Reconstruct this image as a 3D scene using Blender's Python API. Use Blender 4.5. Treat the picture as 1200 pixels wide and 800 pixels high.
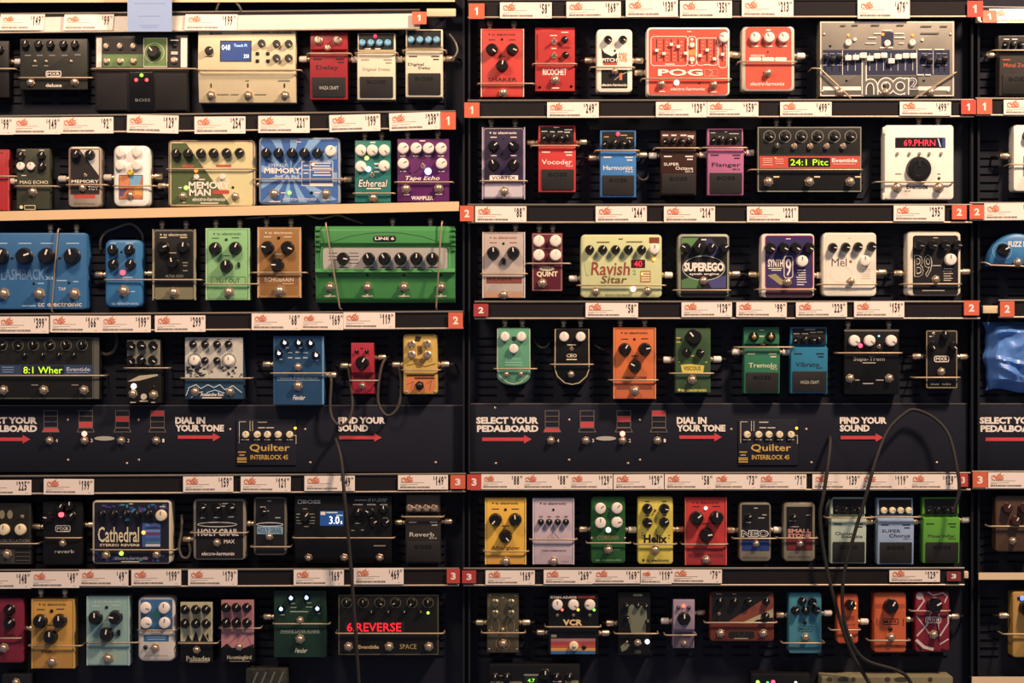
import bpy, bmesh, math, random
from mathutils import Vector
for _o in list(bpy.data.objects): bpy.data.objects.remove(_o)
random.seed(7)
SC = bpy.context.scene
COL = SC.collection
PI = math.pi

# ---------------------------------------------------------------- camera
D = 4.4                        # camera distance to the back panel (m)
S = 1.0 / 600.0                # metres per photo pixel on the back panel
cam_d = bpy.data.cameras.new('camera')
cam = bpy.data.objects.new('camera', cam_d); COL.objects.link(cam)
cam.location = (0, -D, 0); cam.rotation_euler = (PI / 2, 0, 0)
cam_d.sensor_width = 36.0; cam_d.lens = 36.0 * D / 2.0
cam_d.clip_start = 0.05; cam_d.clip_end = 60
cam_d.dof.use_dof = True; cam_d.dof.focus_distance = D - 0.05; cam_d.dof.aperture_fstop = 2.8
SC.camera = cam

# ---------------------------------------------------------------- world, lamps, exposure
W = bpy.data.worlds.new('shop_air'); SC.world = W; W.use_nodes = True
_bg = W.node_tree.nodes['Background']
_bg.inputs[0].default_value = (0.78, 0.74, 0.90, 1); _bg.inputs[1].default_value = 0.17

def area_lamp(name, loc, target, sx, sy, watt, col):
    l = bpy.data.lights.new(name, 'AREA'); l.shape = 'RECTANGLE'; l.size = sx; l.size_y = sy
    l.energy = watt; l.color = col
    o = bpy.data.objects.new(name, l); COL.objects.link(o); o.location = loc
    o.rotation_euler = (Vector(target) - Vector(loc)).to_track_quat('-Z', 'Y').to_euler()
    return o
WARM = (1.0, 0.69, 0.48)
area_lamp('ceiling_spot_lamp', (1.5, -1.35, 2.0), (0.0, 0, 0.35), 0.30, 0.30, 100, WARM)
area_lamp('ceiling_spot_lamp', (-0.85, -1.25, 1.35), (-0.7, 0, 0.6), 0.40, 0.30, 21, WARM)
SC.view_settings.view_transform = 'Standard'; SC.view_settings.look = 'None'
SC.view_settings.exposure = 0.27; SC.view_settings.gamma = 1.0
SC.view_settings.use_curve_mapping = False

# ---------------------------------------------------------------- colours and materials
def _lin(c): return c / 12.92 if c <= 0.04045 else ((c + 0.055) / 1.055) ** 2.4
TINT = (1.0, 0.87, 0.82)       # the lamps' colour cast, taken out of colours read off the photo
def rgb(h, tint=True):
    h = h.lstrip('#')
    v = [_lin(int(h[i:i + 2], 16) / 255) for i in (0, 2, 4)]
    if tint:
        v = [min(0.9, a / t * 0.95) for a, t in zip(v, TINT)]; g = .3 * v[0] + .6 * v[1] + .1 * v[2]; v = [(a * .90 + g * .10) * g / (g + .022) * 1.02 for a in v]
    return v
NAMED = dict(k='#1b1a1d', kk='#121214', w='#f2dccb', c='#ecd2a8', g='#4a4744', s='#d6b496', r='#cf3a2c',
             dk='#2a2426', tag='#f4dccb', y='#e6c243', o='#e2702e', b='#3f7fc0', gn='#3d7a4a', ol='#4b4b38',
             cream='#e6cfa8', pk='#d18a86', ink='#33262a', gr='#8d8377', br='#5a3524')
MATS = {}
def mat(kind, c='k'):
    key = (kind, c)
    if key in MATS: return MATS[key]
    hexc = NAMED.get(c, c)
    m = bpy.data.materials.new(kind + '_' + str(c).strip('#')); m.use_nodes = True
    nt = m.node_tree; b = nt.nodes['Principled BSDF']
    rc = rgb(hexc, kind not in ('emit', 'glow'))
    b.inputs['Base Color'].default_value = (*rc, 1)
    def noise(scale, detail=3):
        tc = nt.nodes.new('ShaderNodeTexCoord'); n = nt.nodes.new('ShaderNodeTexNoise')
        n.inputs['Scale'].default_value = scale; n.inputs['Detail'].default_value = detail
        nt.links.new(tc.outputs['Object'], n.inputs['Vector']); return n
    def vary(scale, amt):
        n = noise(scale); mx = nt.nodes.new('ShaderNodeMix'); mx.data_type = 'RGBA'
        mx.inputs[6].default_value = (*[a * (1 - amt) for a in rc], 1); mx.inputs[7].default_value = (*[min(1, a * (1 + amt)) for a in rc], 1)
        nt.links.new(n.outputs[0], mx.inputs[0]); nt.links.new(mx.outputs[2], b.inputs['Base Color']); return n
    def rough(n, lo, hi):
        r = nt.nodes.new('ShaderNodeMapRange'); r.inputs[3].default_value = lo; r.inputs[4].default_value = hi
        nt.links.new(n.outputs[0], r.inputs[0]); nt.links.new(r.outputs[0], b.inputs['Roughness'])
    def bump(n, st, dist):
        q = nt.nodes.new('ShaderNodeBump'); q.inputs['Strength'].default_value = st; q.inputs['Distance'].default_value = dist
        nt.links.new(n.outputs[0], q.inputs['Height']); nt.links.new(q.outputs[0], b.inputs['Normal'])
    if kind == 'paint':                      # lacquered pedal boxes
        n = vary(60, 0.06); rough(n, 0.34, 0.46); b.inputs['Specular IOR Level'].default_value = 0.35
    elif kind == 'print':
        b.inputs['Roughness'].default_value = 0.5; vary(120, 0.05)
    elif kind == 'plastic':
        n = vary(90, 0.08); rough(n, 0.30, 0.42)
    elif kind == 'rubber':
        n = vary(200, 0.15); b.inputs['Roughness'].default_value = 0.7; bump(noise(900), 0.3, 0.0005)
    elif kind == 'metal':
        n = vary(80, 0.1); b.inputs['Metallic'].default_value = 0.9; rough(n, 0.30, 0.44)
    elif kind == 'brushed':
        n = noise(40); n.inputs['Scale'].default_value = 30; b.inputs['Metallic'].default_value = 0.5; rough(n, 0.38, 0.55); vary(25, 0.18)
    elif kind == 'panel':
        n = vary(14, 0.12); b.inputs['Roughness'].default_value = 0.55; bump(noise(420), 0.25, 0.0004); b.inputs['Specular IOR Level'].default_value = 0.18
    elif kind == 'card':
        n = vary(30, 0.04); b.inputs['Roughness'].default_value = 0.6
    elif kind == 'film':                     # crumpled plastic bag
        n = vary(9, 0.2); b.inputs['Roughness'].default_value = 0.38; bump(noise(60, 4), 0.25, 0.002)
    elif kind == 'mottle':                   # etched, worn metal
        n = vary(110, 0.5); b.inputs['Metallic'].default_value = 0.7; rough(n, 0.35, 0.6); bump(noise(300), 0.5, 0.0006)
    elif kind == 'glow':                     # screens and lit lamps
        b.inputs['Emission Color'].default_value = (*rc, 1); b.inputs['Emission Strength'].default_value = 2.2
        b.inputs['Base Color'].default_value = (0.02, 0.02, 0.02, 1)
        n = noise(50); r = nt.nodes.new('ShaderNodeMapRange'); r.inputs[3].default_value = 1.9; r.inputs[4].default_value = 2.5
        nt.links.new(n.outputs[0], r.inputs[0]); nt.links.new(r.outputs[0], b.inputs['Emission Strength'])
    elif kind == 'emit':                     # dim backlit screen field
        b.inputs['Emission Color'].default_value = (*rc, 1); b.inputs['Emission Strength'].default_value = 0.75
        b.inputs['Base Color'].default_value = (0.01, 0.01, 0.01, 1); b.inputs['Roughness'].default_value = 0.25
        n = noise(50); r = nt.nodes.new('ShaderNodeMapRange'); r.inputs[3].default_value = 0.65; r.inputs[4].default_value = 0.85
        nt.links.new(n.outputs[0], r.inputs[0]); nt.links.new(r.outputs[0], b.inputs['Emission Strength'])
    MATS[key] = m
    return m

# ---------------------------------------------------------------- mesh helpers
def ux(px, y): return (px - 600.0) * S * (D + y) / D
def uz(py, y): return (400.0 - py) * S * (D + y) / D
def us(n, y): return n * S * (D + y) / D

def mesh(name, v, f, m, smooth=None):
    me = bpy.data.meshes.new(name); me.from_pydata([tuple(p) for p in v], [], f); me.update()
    if m is not None: me.materials.append(m)
    if smooth:
        me.polygons.foreach_set('use_smooth', [True] * len(me.polygons)); me.set_sharp_from_angle(angle=math.radians(smooth))
    return me
def obj(name, me, parent=None, loc=(0, 0, 0), rot=(0, 0, 0), scale=(1, 1, 1)):
    o = bpy.data.objects.new(name, me); COL.objects.link(o)
    o.parent = parent; o.location = loc; o.rotation_euler = rot; o.scale = scale
    return o
LABELS = {}
def tag(o, label, cat, group=None):
    o['label'] = label; o['category'] = cat
    if group: o['group'] = group
    LABELS.setdefault(label, []).append(o.name)
    return o
def structure(o): o['kind'] = 'structure'; return o
def box_vf(x0, y0, z0, x1, y1, z1):
    v = [(x0, y0, z0), (x1, y0, z0), (x1, y1, z0), (x0, y1, z0), (x0, y0, z1), (x1, y0, z1), (x1, y1, z1), (x0, y1, z1)]
    f = [(0, 3, 2, 1), (4, 5, 6, 7), (0, 1, 5, 4), (1, 2, 6, 5), (2, 3, 7, 6), (3, 0, 4, 7)]
    return v, f
def boxm(name, x0, y0, z0, x1, y1, z1, m):
    v, f = box_vf(x0, y0, z0, x1, y1, z1); return mesh(name, v, f, m)
class MB:                                     # collects several solids into one mesh
    def __init__(s): s.v = []; s.f = []
    def add(s, vf):
        n = len(s.v); s.v += list(vf[0]); s.f += [tuple(i + n for i in q) for q in vf[1]]; return s
    def box(s, *a): return s.add(box_vf(*a))
    def mesh(s, name, m, smooth=None): return mesh(name, s.v, s.f, m, smooth)
def rrect(w, h, r, seg=4):                    # rounded rectangle outline round the origin, anticlockwise in (x,z)
    r = max(0.0, min(r, w / 2 - 1e-5, h / 2 - 1e-5))
    if r < 1e-5: return [(w / 2, -h / 2), (w / 2, h / 2), (-w / 2, h / 2), (-w / 2, -h / 2)]
    pts = []
    for cx, cz, a0 in ((w / 2 - r, -h / 2 + r, -PI / 2), (w / 2 - r, h / 2 - r, 0), (-w / 2 + r, h / 2 - r, PI / 2), (-w / 2 + r, -h / 2 + r, PI)):
        for i in range(seg + 1):
            a = a0 + PI / 2 * i / seg; pts.append((cx + r * math.cos(a), cz + r * math.sin(a)))
    return pts
def prism(pts, d, b=0.0, y0=0.0):             # outline extruded towards -y by d, front edge bevelled by b
    n = len(pts); cx = sum(p[0] for p in pts) / n; cz = sum(p[1] for p in pts) / n
    w = max(p[0] for p in pts) - min(p[0] for p in pts); h = max(p[1] for p in pts) - min(p[1] for p in pts)
    rings = [[(p[0], y0, p[1]) for p in pts]]
    if b > 0:
        rings.append([(p[0], y0 - d + b, p[1]) for p in pts])
        kx, kz = 1 - 2 * b * 0.3 / w, 1 - 2 * b * 0.3 / h
        rings.append([(cx + (p[0] - cx) * kx, y0 - d + b * 0.3, cz + (p[1] - cz) * kz) for p in pts])
        kx, kz = 1 - 2 * b / w, 1 - 2 * b / h
        rings.append([(cx + (p[0] - cx) * kx, y0 - d, cz + (p[1] - cz) * kz) for p in pts])
    else: rings.append([(p[0], y0 - d, p[1]) for p in pts])
    v = [q for r in rings for q in r]; f = []
    for k in range(len(rings) - 1):
        for i in range(n):
            j = (i + 1) % n; f.append((k * n + i, k * n + j, (k + 1) * n + j, (k + 1) * n + i))
    f.append(tuple(range(n - 1, -1, -1))); m = (len(rings) - 1) * n; f.append(tuple(range(m, m + n)))
    return v, f
def lathe(prof, seg=14):                      # (r, depth) profile, axis towards -y
    v = []; f = []; n = len(prof)
    for i in range(seg):
        a = 2 * PI * i / seg
        for r, d in prof: v.append((r * math.cos(a), -d, r * math.sin(a)))
    for i in range(seg):
        j = (i + 1) % seg
        for k in range(n - 1): f.append((i * n + k, j * n + k, j * n + k + 1, i * n + k + 1))
    f.append(tuple(i * n for i in range(seg - 1, -1, -1))); f.append(tuple(i * n + n - 1 for i in range(seg)))
    return v, f
def smooth_path(pts, sub=6):
    P = [Vector(p) for p in pts]; out = []
    for i in range(len(P) - 1):
        a, b, c, d = P[max(i - 1, 0)], P[i], P[i + 1], P[min(i + 2, len(P) - 1)]
        for k in range(sub):
            t = k / sub
            out.append(0.5 * ((2 * b) + (c - a) * t + (2 * a - 5 * b + 4 * c - d) * t * t + (3 * b - a - 3 * c + d) * t ** 3))
    out.append(P[-1]); return out
def tube(pts, r, seg=8):
    P = [Vector(p) for p in pts]; v = []; f = []; n = len(P); up = None
    for i, p in enumerate(P):
        t = (P[min(i + 1, n - 1)] - P[max(i - 1, 0)]).normalized()
        if up is None: up = Vector((0, 0, 1)) if abs(t.z) < 0.9 else Vector((1, 0, 0))
        s = t.cross(up).normalized(); up = s.cross(t).normalized()
        for k in range(seg):
            a = 2 * PI * k / seg; q = p + (s * math.cos(a) + up * math.sin(a)) * r; v.append(tuple(q))
    for i in range(n - 1):
        for k in range(seg):
            j = (k + 1) % seg; f.append((i * seg + k, i * seg + j, (i + 1) * seg + j, (i + 1) * seg + k))
    f.append(tuple(range(seg - 1, -1, -1))); f.append(tuple((n - 1) * seg + k for k in range(seg)))
    return v, f
def bar_poly(pts, th, y=-0.00012):            # flat ribbon of width th along a 2-D polyline, mitred at the corners
    mb = MB(); n = len(pts); closed = n > 2 and math.hypot(pts[0][0] - pts[-1][0], pts[0][1] - pts[-1][1]) < 1e-7
    def nrm(a, b):
        dx, dz = b[0] - a[0], b[1] - a[1]; L = math.hypot(dx, dz) or 1e-6; return (-dz / L, dx / L)
    v = []
    for i, p in enumerate(pts):
        n0 = nrm(pts[i - 1], p) if i else (nrm(pts[-2], p) if closed else None)
        n1 = nrm(p, pts[i + 1]) if i < n - 1 else (nrm(p, pts[1]) if closed else None)
        n0 = n0 or n1; n1 = n1 or n0
        mx, mz = n0[0] + n1[0], n0[1] + n1[1]; L = math.hypot(mx, mz) or 1e-6; mx /= L; mz /= L
        k = th / 2 / max(.45, mx * n0[0] + mz * n0[1]); v += [(p[0] - mx * k, y, p[1] - mz * k), (p[0] + mx * k, y, p[1] + mz * k)]
    mb.add((v, [(2 * i, 2 * i + 2, 2 * i + 3, 2 * i + 1) for i in range(n - 1)])); return mb
ONE = [(-.12, -.5), (.32, -.5), (.32, .5), (-.02, .5), (-.5, .28), (-.5, .10), (-.12, .24)]   # a numeral one with its flag
def one_mesh(w, h, m): return mesh('numeral', [(a * w, -.00012, b * h) for a, b in ONE], [tuple(range(len(ONE)))], m)

# ---------------------------------------------------------------- shared small parts (unit size)
UNIT = {}
def unit(key, c):
    k = (key, c)
    if k in UNIT: return UNIT[k]
    if key == 'knob':   me = mesh('knob', *lathe([(1.0, 0), (1.0, 0.25), (0.9, 0.34), (0.84, 1.25), (0.72, 1.42), (0.0001, 1.42)], 18), mat('plastic', c), 35)
    if key == 'cap':    me = mesh('cap_knob', *lathe([(1.0, 0), (0.97, 0.75), (0.85, 0.95), (0.6, 1.02), (0.0001, 1.04)], 18), mat('plastic', c), 35)
    if key == 'dial':   me = mesh('dial_knob', *lathe([(1.0, 0), (1.0, .12), (.95, .2), (.93, .40), (.86, .46), (.60, .48), (.56, .44), (0.0001, .44)], 32), mat('plastic', c), 35)
    if key == 'metalknob': me = mesh('metal_knob', *lathe([(1.0, 0), (1.0, 0.2), (0.85, 0.3), (0.8, 1.0), (0.65, 1.15), (0.0001, 1.18)], 18), mat('metal', c), 35)
    if key == 'pointer': me = boxm('pointer', -0.09, -0.06, 0.15, 0.09, 0.02, 0.78, mat('print', c))
    if key == 'collar': me = mesh('collar', *lathe([(1.0, 0), (1.0, 0.25), (0.9, 0.36), (0.0001, 0.36)], 6), mat('metal', c))
    if key == 'button': me = mesh('footswitch', *lathe([(0.62, 0), (0.62, 0.75), (0.72, 0.8), (0.72, 1.1), (0.6, 1.3), (0.35, 1.42), (0.0001, 1.45)], 16), mat('metal', c), 50)
    if key == 'led':    me = mesh('led', *lathe([(1.0, 0), (1.0, 0.4), (0.8, 0.8), (0.4, 1.0), (0.0001, 1.05)], 12), mat('glow', c), 60)
    if key == 'ledoff': me = mesh('led', *lathe([(1.0, 0), (1.0, 0.3), (0.7, 0.55), (0.0001, 0.6)], 12), mat('plastic', c), 60)
    if key == 'screw':  me = mesh('screw', *lathe([(1.0, 0), (0.95, 0.25), (0.6, 0.45), (0.0001, 0.5)], 10), mat('metal', c), 50)
    if key == 'lever':  me = mesh('lever', *lathe([(0.30, 0), (0.34, 1.4), (0.42, 2.0), (0.25, 2.3), (0.0001, 2.3)], 10), mat('metal', c), 50)
    UNIT[k] = me; return me

# ---------------------------------------------------------------- lettering, made in one go at the end
TEXTS = []
def text_later(string, w, h, m, parent, loc, rot, name='lettering', depth=0.00012, bold=0.0, shear=0.0):
    TEXTS.append((string, w, h, m, parent, loc, rot, name, depth, bold, shear))
def flush_text():
    tmp = {}
    for t in TEXTS:
        k = (t[0], t[9], t[10])
        if k in tmp: continue
        cu = bpy.data.curves.new('glyphs', 'FONT'); cu.body = t[0]; cu.size = 1.0; cu.resolution_u = 2; cu.offset = t[9]; cu.shear = t[10]
        cu.align_x = 'CENTER'; cu.align_y = 'CENTER'
        o = bpy.data.objects.new('glyphs', cu); COL.objects.link(o); tmp[k] = o
    bpy.context.view_layer.update()
    dg = bpy.context.evaluated_depsgraph_get(); data = {}
    for k, o in tmp.items():
        me = bpy.data.meshes.new_from_object(o.evaluated_get(dg))
        vs = [(v.co.x, v.co.y) for v in me.vertices]; fs = [tuple(p.vertices) for p in me.polygons]
        x0 = min(v[0] for v in vs); x1 = max(v[0] for v in vs); y0 = min(v[1] for v in vs); y1 = max(v[1] for v in vs)
        data[k] = ([((v[0] - (x0 + x1) / 2) / (x1 - x0), (v[1] - (y0 + y1) / 2) / (y1 - y0)) for v in vs], fs)
        bpy.data.meshes.remove(me)
    for o in tmp.values():
        cu = o.data; bpy.data.objects.remove(o); bpy.data.curves.remove(cu)
    cache = {}
    for string, w, h, m, parent, loc, rot, name, depth, bold, shear in TEXTS:
        ck = (string, round(w, 5), round(h, 5), m.name, bold, shear)
        if ck not in cache:
            vs, fs = data[(string, bold, shear)]
            cache[ck] = mesh('lettering', [(a * w, -depth, b * h) for a, b in vs], fs, m)
        obj(name, cache[ck], parent, loc, rot)

# ---------------------------------------------------------------- frames: crops of the photo in which positions were read
Fm = {}
for r, y, kk in (('A', 0, 0), ('B', 0, 0), ('C', 240, 0), ('D', 0, 0), ('E', 470, 1), ('F', 570, 1), ('G', 680, 1)):
    pass
def fr(n, x, y, k): Fm[n] = (x, y, k)
fr('A1', 0, 0, 4.286); fr('A2', 270, 0, 4.286); fr('A3', 540, 0, 5.333); fr('A4', 740, 0, 5.333); fr('A5', 940, 0, 4.615)
fr('B1', 0, 150, 4.286); fr('B2', 270, 130, 4.286); fr('B3', 540, 120, 5.333); fr('B4', 740, 120, 5.333); fr('B5', 940, 120, 4.615)
fr('C1', 0, 240, 4.286); fr('C2', 270, 240, 4.286); fr('C3', 540, 240, 5.333); fr('C4', 740, 240, 5.333); fr('C5', 940, 240, 4.615)
fr('D1', 0, 370, 4.286); fr('D2', 270, 370, 4.286); fr('D3', 540, 360, 5.4545); fr('D4', 740, 360, 5.4545); fr('D5', 940, 360, 4.615)
fr('E1', 0, 470, 4.286); fr('E2', 270, 470, 4.286); fr('E3', 540, 470, 5.4545); fr('E4', 740, 470, 5.4545); fr('E5', 940, 470, 4.615)
fr('F1', 0, 570, 4.286); fr('F2', 270, 570, 4.286); fr('F3', 540, 570, 5.4545); fr('F4', 740, 570, 5.4545); fr('F5', 940, 570, 4.615)
fr('G1', 0, 680, 4.286); fr('G2', 270, 680, 4.286); fr('G3', 540, 680, 5.4545); fr('G4', 740, 680, 5.4545); fr('G5', 940, 680, 4.615)

# ---------------------------------------------------------------- one pedal
class Face:                                   # places features on a thing's front, whatever its depth profile
    def __init__(s, Z, root, top_y, bot_y, prof):
        s.X0, s.Y0, s.K = Fm[Z] if isinstance(Z, str) else Z; s.root = root; s.T = top_y; s.B = bot_y; s.prof = prof; s.n = 0
    def depth(s, yy):
        v = (yy - s.T) / (s.B - s.T); p = s.prof
        if v <= p[0][0]: return p[0][1], 0.0
        for (a, da), (b, db) in zip(p[:-1], p[1:]):
            if v <= b:
                if b - a < 1e-6: continue
                t = (v - a) / (b - a); h = us((s.B - s.T) / s.K, -da)
                return da + (db - da) * t, math.atan(-(db - da) / ((b - a) * h))
        return p[-1][1], 0.0
    def at(s, x, y, lift=0.0):
        d, th = s.depth(y); px = s.X0 + x / s.K; py = s.Y0 + y / s.K; L = s.root.location
        return (ux(px, -d) - L.x, -d - lift - L.y, uz(py, -d) - L.z), (th, 0, 0)
    def sz(s, n): return us(n / s.K, -s.prof[0][1])
    def lift(s): s.n += 1; return 0.00004 * s.n
    def put(s, name, me, x, y, lift=None, parent=None, roll=0, scale=1):
        lo, ro = s.at(x, y, s.lift() if lift is None else lift)
        return obj(name, me, parent or s.root, lo, (ro[0], roll, 0), (scale,) * 3)
    # features -----------------------------------------------------
    def k(s, x, y, r, c='k', a=0, kind=None, pc=None):
        q = s.sz(r); kind = kind or ('cap' if c in ('w', 'c') or c.startswith('#f') or c.startswith('#e') else 'knob')
        o = s.put('knob', unit(kind, c), x, y, 0, roll=math.radians(a), scale=q)
        top = {'knob': 1.42, 'cap': 1.03, 'metalknob': 1.18, 'dial': .44}[kind]
        pc = pc or ('w' if kind == 'knob' else 'gr' if kind == 'cap' else 'k')
        obj('pointer', unit('pointer', pc), o, (0, -top, 0))
    def f(s, x, y, r, c='s'):
        q = s.sz(r) * 0.95; o = s.put('footswitch', unit('button', c), x, y, 0, scale=q); obj('collar', unit('collar', c), o, (0, 0, 0), (0, 0.3, 0), (1.08,) * 3)
    def l(s, x, y, r, c='off'):
        if c == 'off': s.put('led', unit('ledoff', 'k'), x, y, 0, scale=s.sz(r))
        else: s.put('led', unit('led', c), x, y, 0, scale=s.sz(r))
    def t(s, st, x, y, w, h, c='w', bold=0.0, shear=0.0, glow=False):
        lo, ro = s.at(x, y, s.lift()); text_later(st, s.sz(w), s.sz(h), mat('glow' if glow else 'print', c), s.root, lo, ro, 'digits' if glow else 'lettering', bold=bold, shear=shear)
    def r(s, x0, y0, x1, y1, c, rad=0, name='face_plate', kind='print'):
        s.put(name, mesh(name, *prism(rrect(s.sz(x1 - x0), s.sz(y1 - y0), s.sz(rad)), 0.00012), mat(kind, c)), (x0 + x1) / 2, (y0 + y1) / 2)
    def o(s, x0, y0, x1, y1, c, th=4, rad=0, name='outline'):
        w, h = s.sz(x1 - x0), s.sz(y1 - y0); t2 = s.sz(th); a = rrect(w, h, s.sz(rad)); b = rrect(w - 2 * t2, h - 2 * t2, s.sz(max(rad - th, 0.01)) if rad else 0)
        if len(a) != len(b): b = rrect(w - 2 * t2, h - 2 * t2, 1e-4 + 1e-5)
        s._ring(a, b, c, (x0 + x1) / 2, (y0 + y1) / 2, name)
    def _ring(s, a, b, c, x, y, name):
        n = len(a); v = [(p[0], -0.00012, p[1]) for p in a] + [(p[0], -0.00012, p[1]) for p in b]
        f = [(i, (i + 1) % n, n + (i + 1) % n, n + i) for i in range(n)]
        s.put(name, mesh(name, v, f, mat('print', c)), x, y)
    def e(s, x, y, rx, rz, c, th=3, name='outline'):
        A = [(s.sz(rx) * math.cos(2 * PI * i / 28), s.sz(rz) * math.sin(2 * PI * i / 28)) for i in range(28)]
        B = [(s.sz(rx - th) * math.cos(2 * PI * i / 28), s.sz(rz - th) * math.sin(2 * PI * i / 28)) for i in range(28)]
        s._ring(A, B, c, x, y, name)
    def c(s, x, y, rx, c, rz=None, name='printed_spot'):
        rz = rz or rx; A = [(s.sz(rx) * math.cos(2 * PI * i / 18), s.sz(rz) * math.sin(2 * PI * i / 18)) for i in range(18)]
        s.put(name, mesh(name, *prism(A, 0.00012), mat('print', c)), x, y)
    def p(s, pts, c, name='printed_shape'):
        cx = sum(q[0] for q in pts) / len(pts); cy = sum(q[1] for q in pts) / len(pts)
        A = [(s.sz(q[0] - cx), -s.sz(q[1] - cy)) for q in pts]
        if sum(A[i][0] * A[(i + 1) % len(A)][1] - A[(i + 1) % len(A)][0] * A[i][1] for i in range(len(A))) < 0: A.reverse()
        s.put(name, mesh(name, *prism(A, 0.00012), mat('print', c)), cx, cy)
    def ln(s, pts, c, th=3, name='printed_line'):
        cx = (min(q[0] for q in pts) + max(q[0] for q in pts)) / 2; cy = (min(q[1] for q in pts) + max(q[1] for q in pts)) / 2
        s.put(name, bar_poly([(s.sz(q[0] - cx), -s.sz(q[1] - cy)) for q in pts], s.sz(th)).mesh(name, mat('print', c)), cx, cy)
    def b(s, x0, y0, x1, y1, h, c, name='rubber_pad', kind='rubber', rad=4):
        s.put(name, mesh(name, *prism(rrect(s.sz(x1 - x0), s.sz(y1 - y0), s.sz(rad), 2), h, min(h * 0.5, 0.001)), mat(kind, c), 40), (x0 + x1) / 2, (y0 + y1) / 2, 0)
    def d(s, x0, y0, x1, y1, bg, fg, st, tx=None, tw=None, thh=None, ty=None):
        lo, ro = s.at((x0 + x1) / 2, (y0 + y1) / 2, s.lift())
        o = obj('display', mesh('display', *prism(rrect(s.sz(x1 - x0), s.sz(y1 - y0), s.sz(3), 2), 0.0002), mat('emit', bg)), s.root, lo, ro)
        cx = (x0 + x1) / 2; s.n += 8
        text_later(st, s.sz(tw or (x1 - x0) * 0.85), s.sz(thh or (y1 - y0) * 0.6), mat('glow', fg), o, (s.sz((tx or cx) - cx), -0.0003, -s.sz((ty or (y0 + y1) / 2) - (y0 + y1) / 2)), (0, 0, 0), 'digits')
        return o
    def sw(s, x, y, r, c='s'):                # little toggle switch
        o = s.put('toggle_switch', unit('collar', c), x, y, 0, scale=s.sz(r)); obj('lever', unit('lever', c), o, (0, -0.3, 0), (-0.35, 0, 0))
    def scr(s, x, y, r=6, c='s'): s.put('screw', unit('screw', c), x, y, 0, scale=s.sz(r))
    def m(s, *segs, c='w', h=5):              # runs of tiny unreadable print, one strip each
        mb = MB(); x0, y0 = segs[0][0], segs[0][1]
        for x, y, w in segs:
            mb.add(prism([(s.sz(x - x0) + a, -s.sz(y - y0) + b) for a, b in rrect(s.sz(w), s.sz(h), 0)], 0.00012))
        s.put('fine_print', mb.mesh('fine_print', mat('print', c)), x0, y0)['kind'] = 'stuff'

PEDALS = []
GP = 'effects pedals on the display wall'
def side_body(name, w, h, prof, m, bev):      # side profile pushed across the width
    pts = [(0.0, h), ] + [(d, h * (1 - v)) for v, d in prof] + [(0.0, 0.0)]
    v = [(-w / 2, -d, z) for d, z in pts] + [(w / 2, -d, z) for d, z in pts]; n = len(pts)
    f = [tuple(range(n)), tuple(range(2 * n - 1, n - 1, -1))] + [(i, n + i, n + (i + 1) % n, (i + 1) % n) for i in range(n)]
    me = mesh(name, v, f, m); bm = bmesh.new(); bm.from_mesh(me); bmesh.ops.recalc_face_normals(bm, faces=bm.faces)
    if bev: bmesh.ops.bevel(bm, geom=list(bm.edges), offset=bev, segments=2, affect='EDGES', profile=0.6)
    bm.to_mesh(me); bm.free()
    me.polygons.foreach_set('use_smooth', [True] * len(me.polygons)); me.set_sharp_from_angle(angle=math.radians(35)); return me
BOSS = [(0, .034), (.255, .036), (.265, .028), (.30, .028), (.31, .047), (1, .040)]
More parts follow.
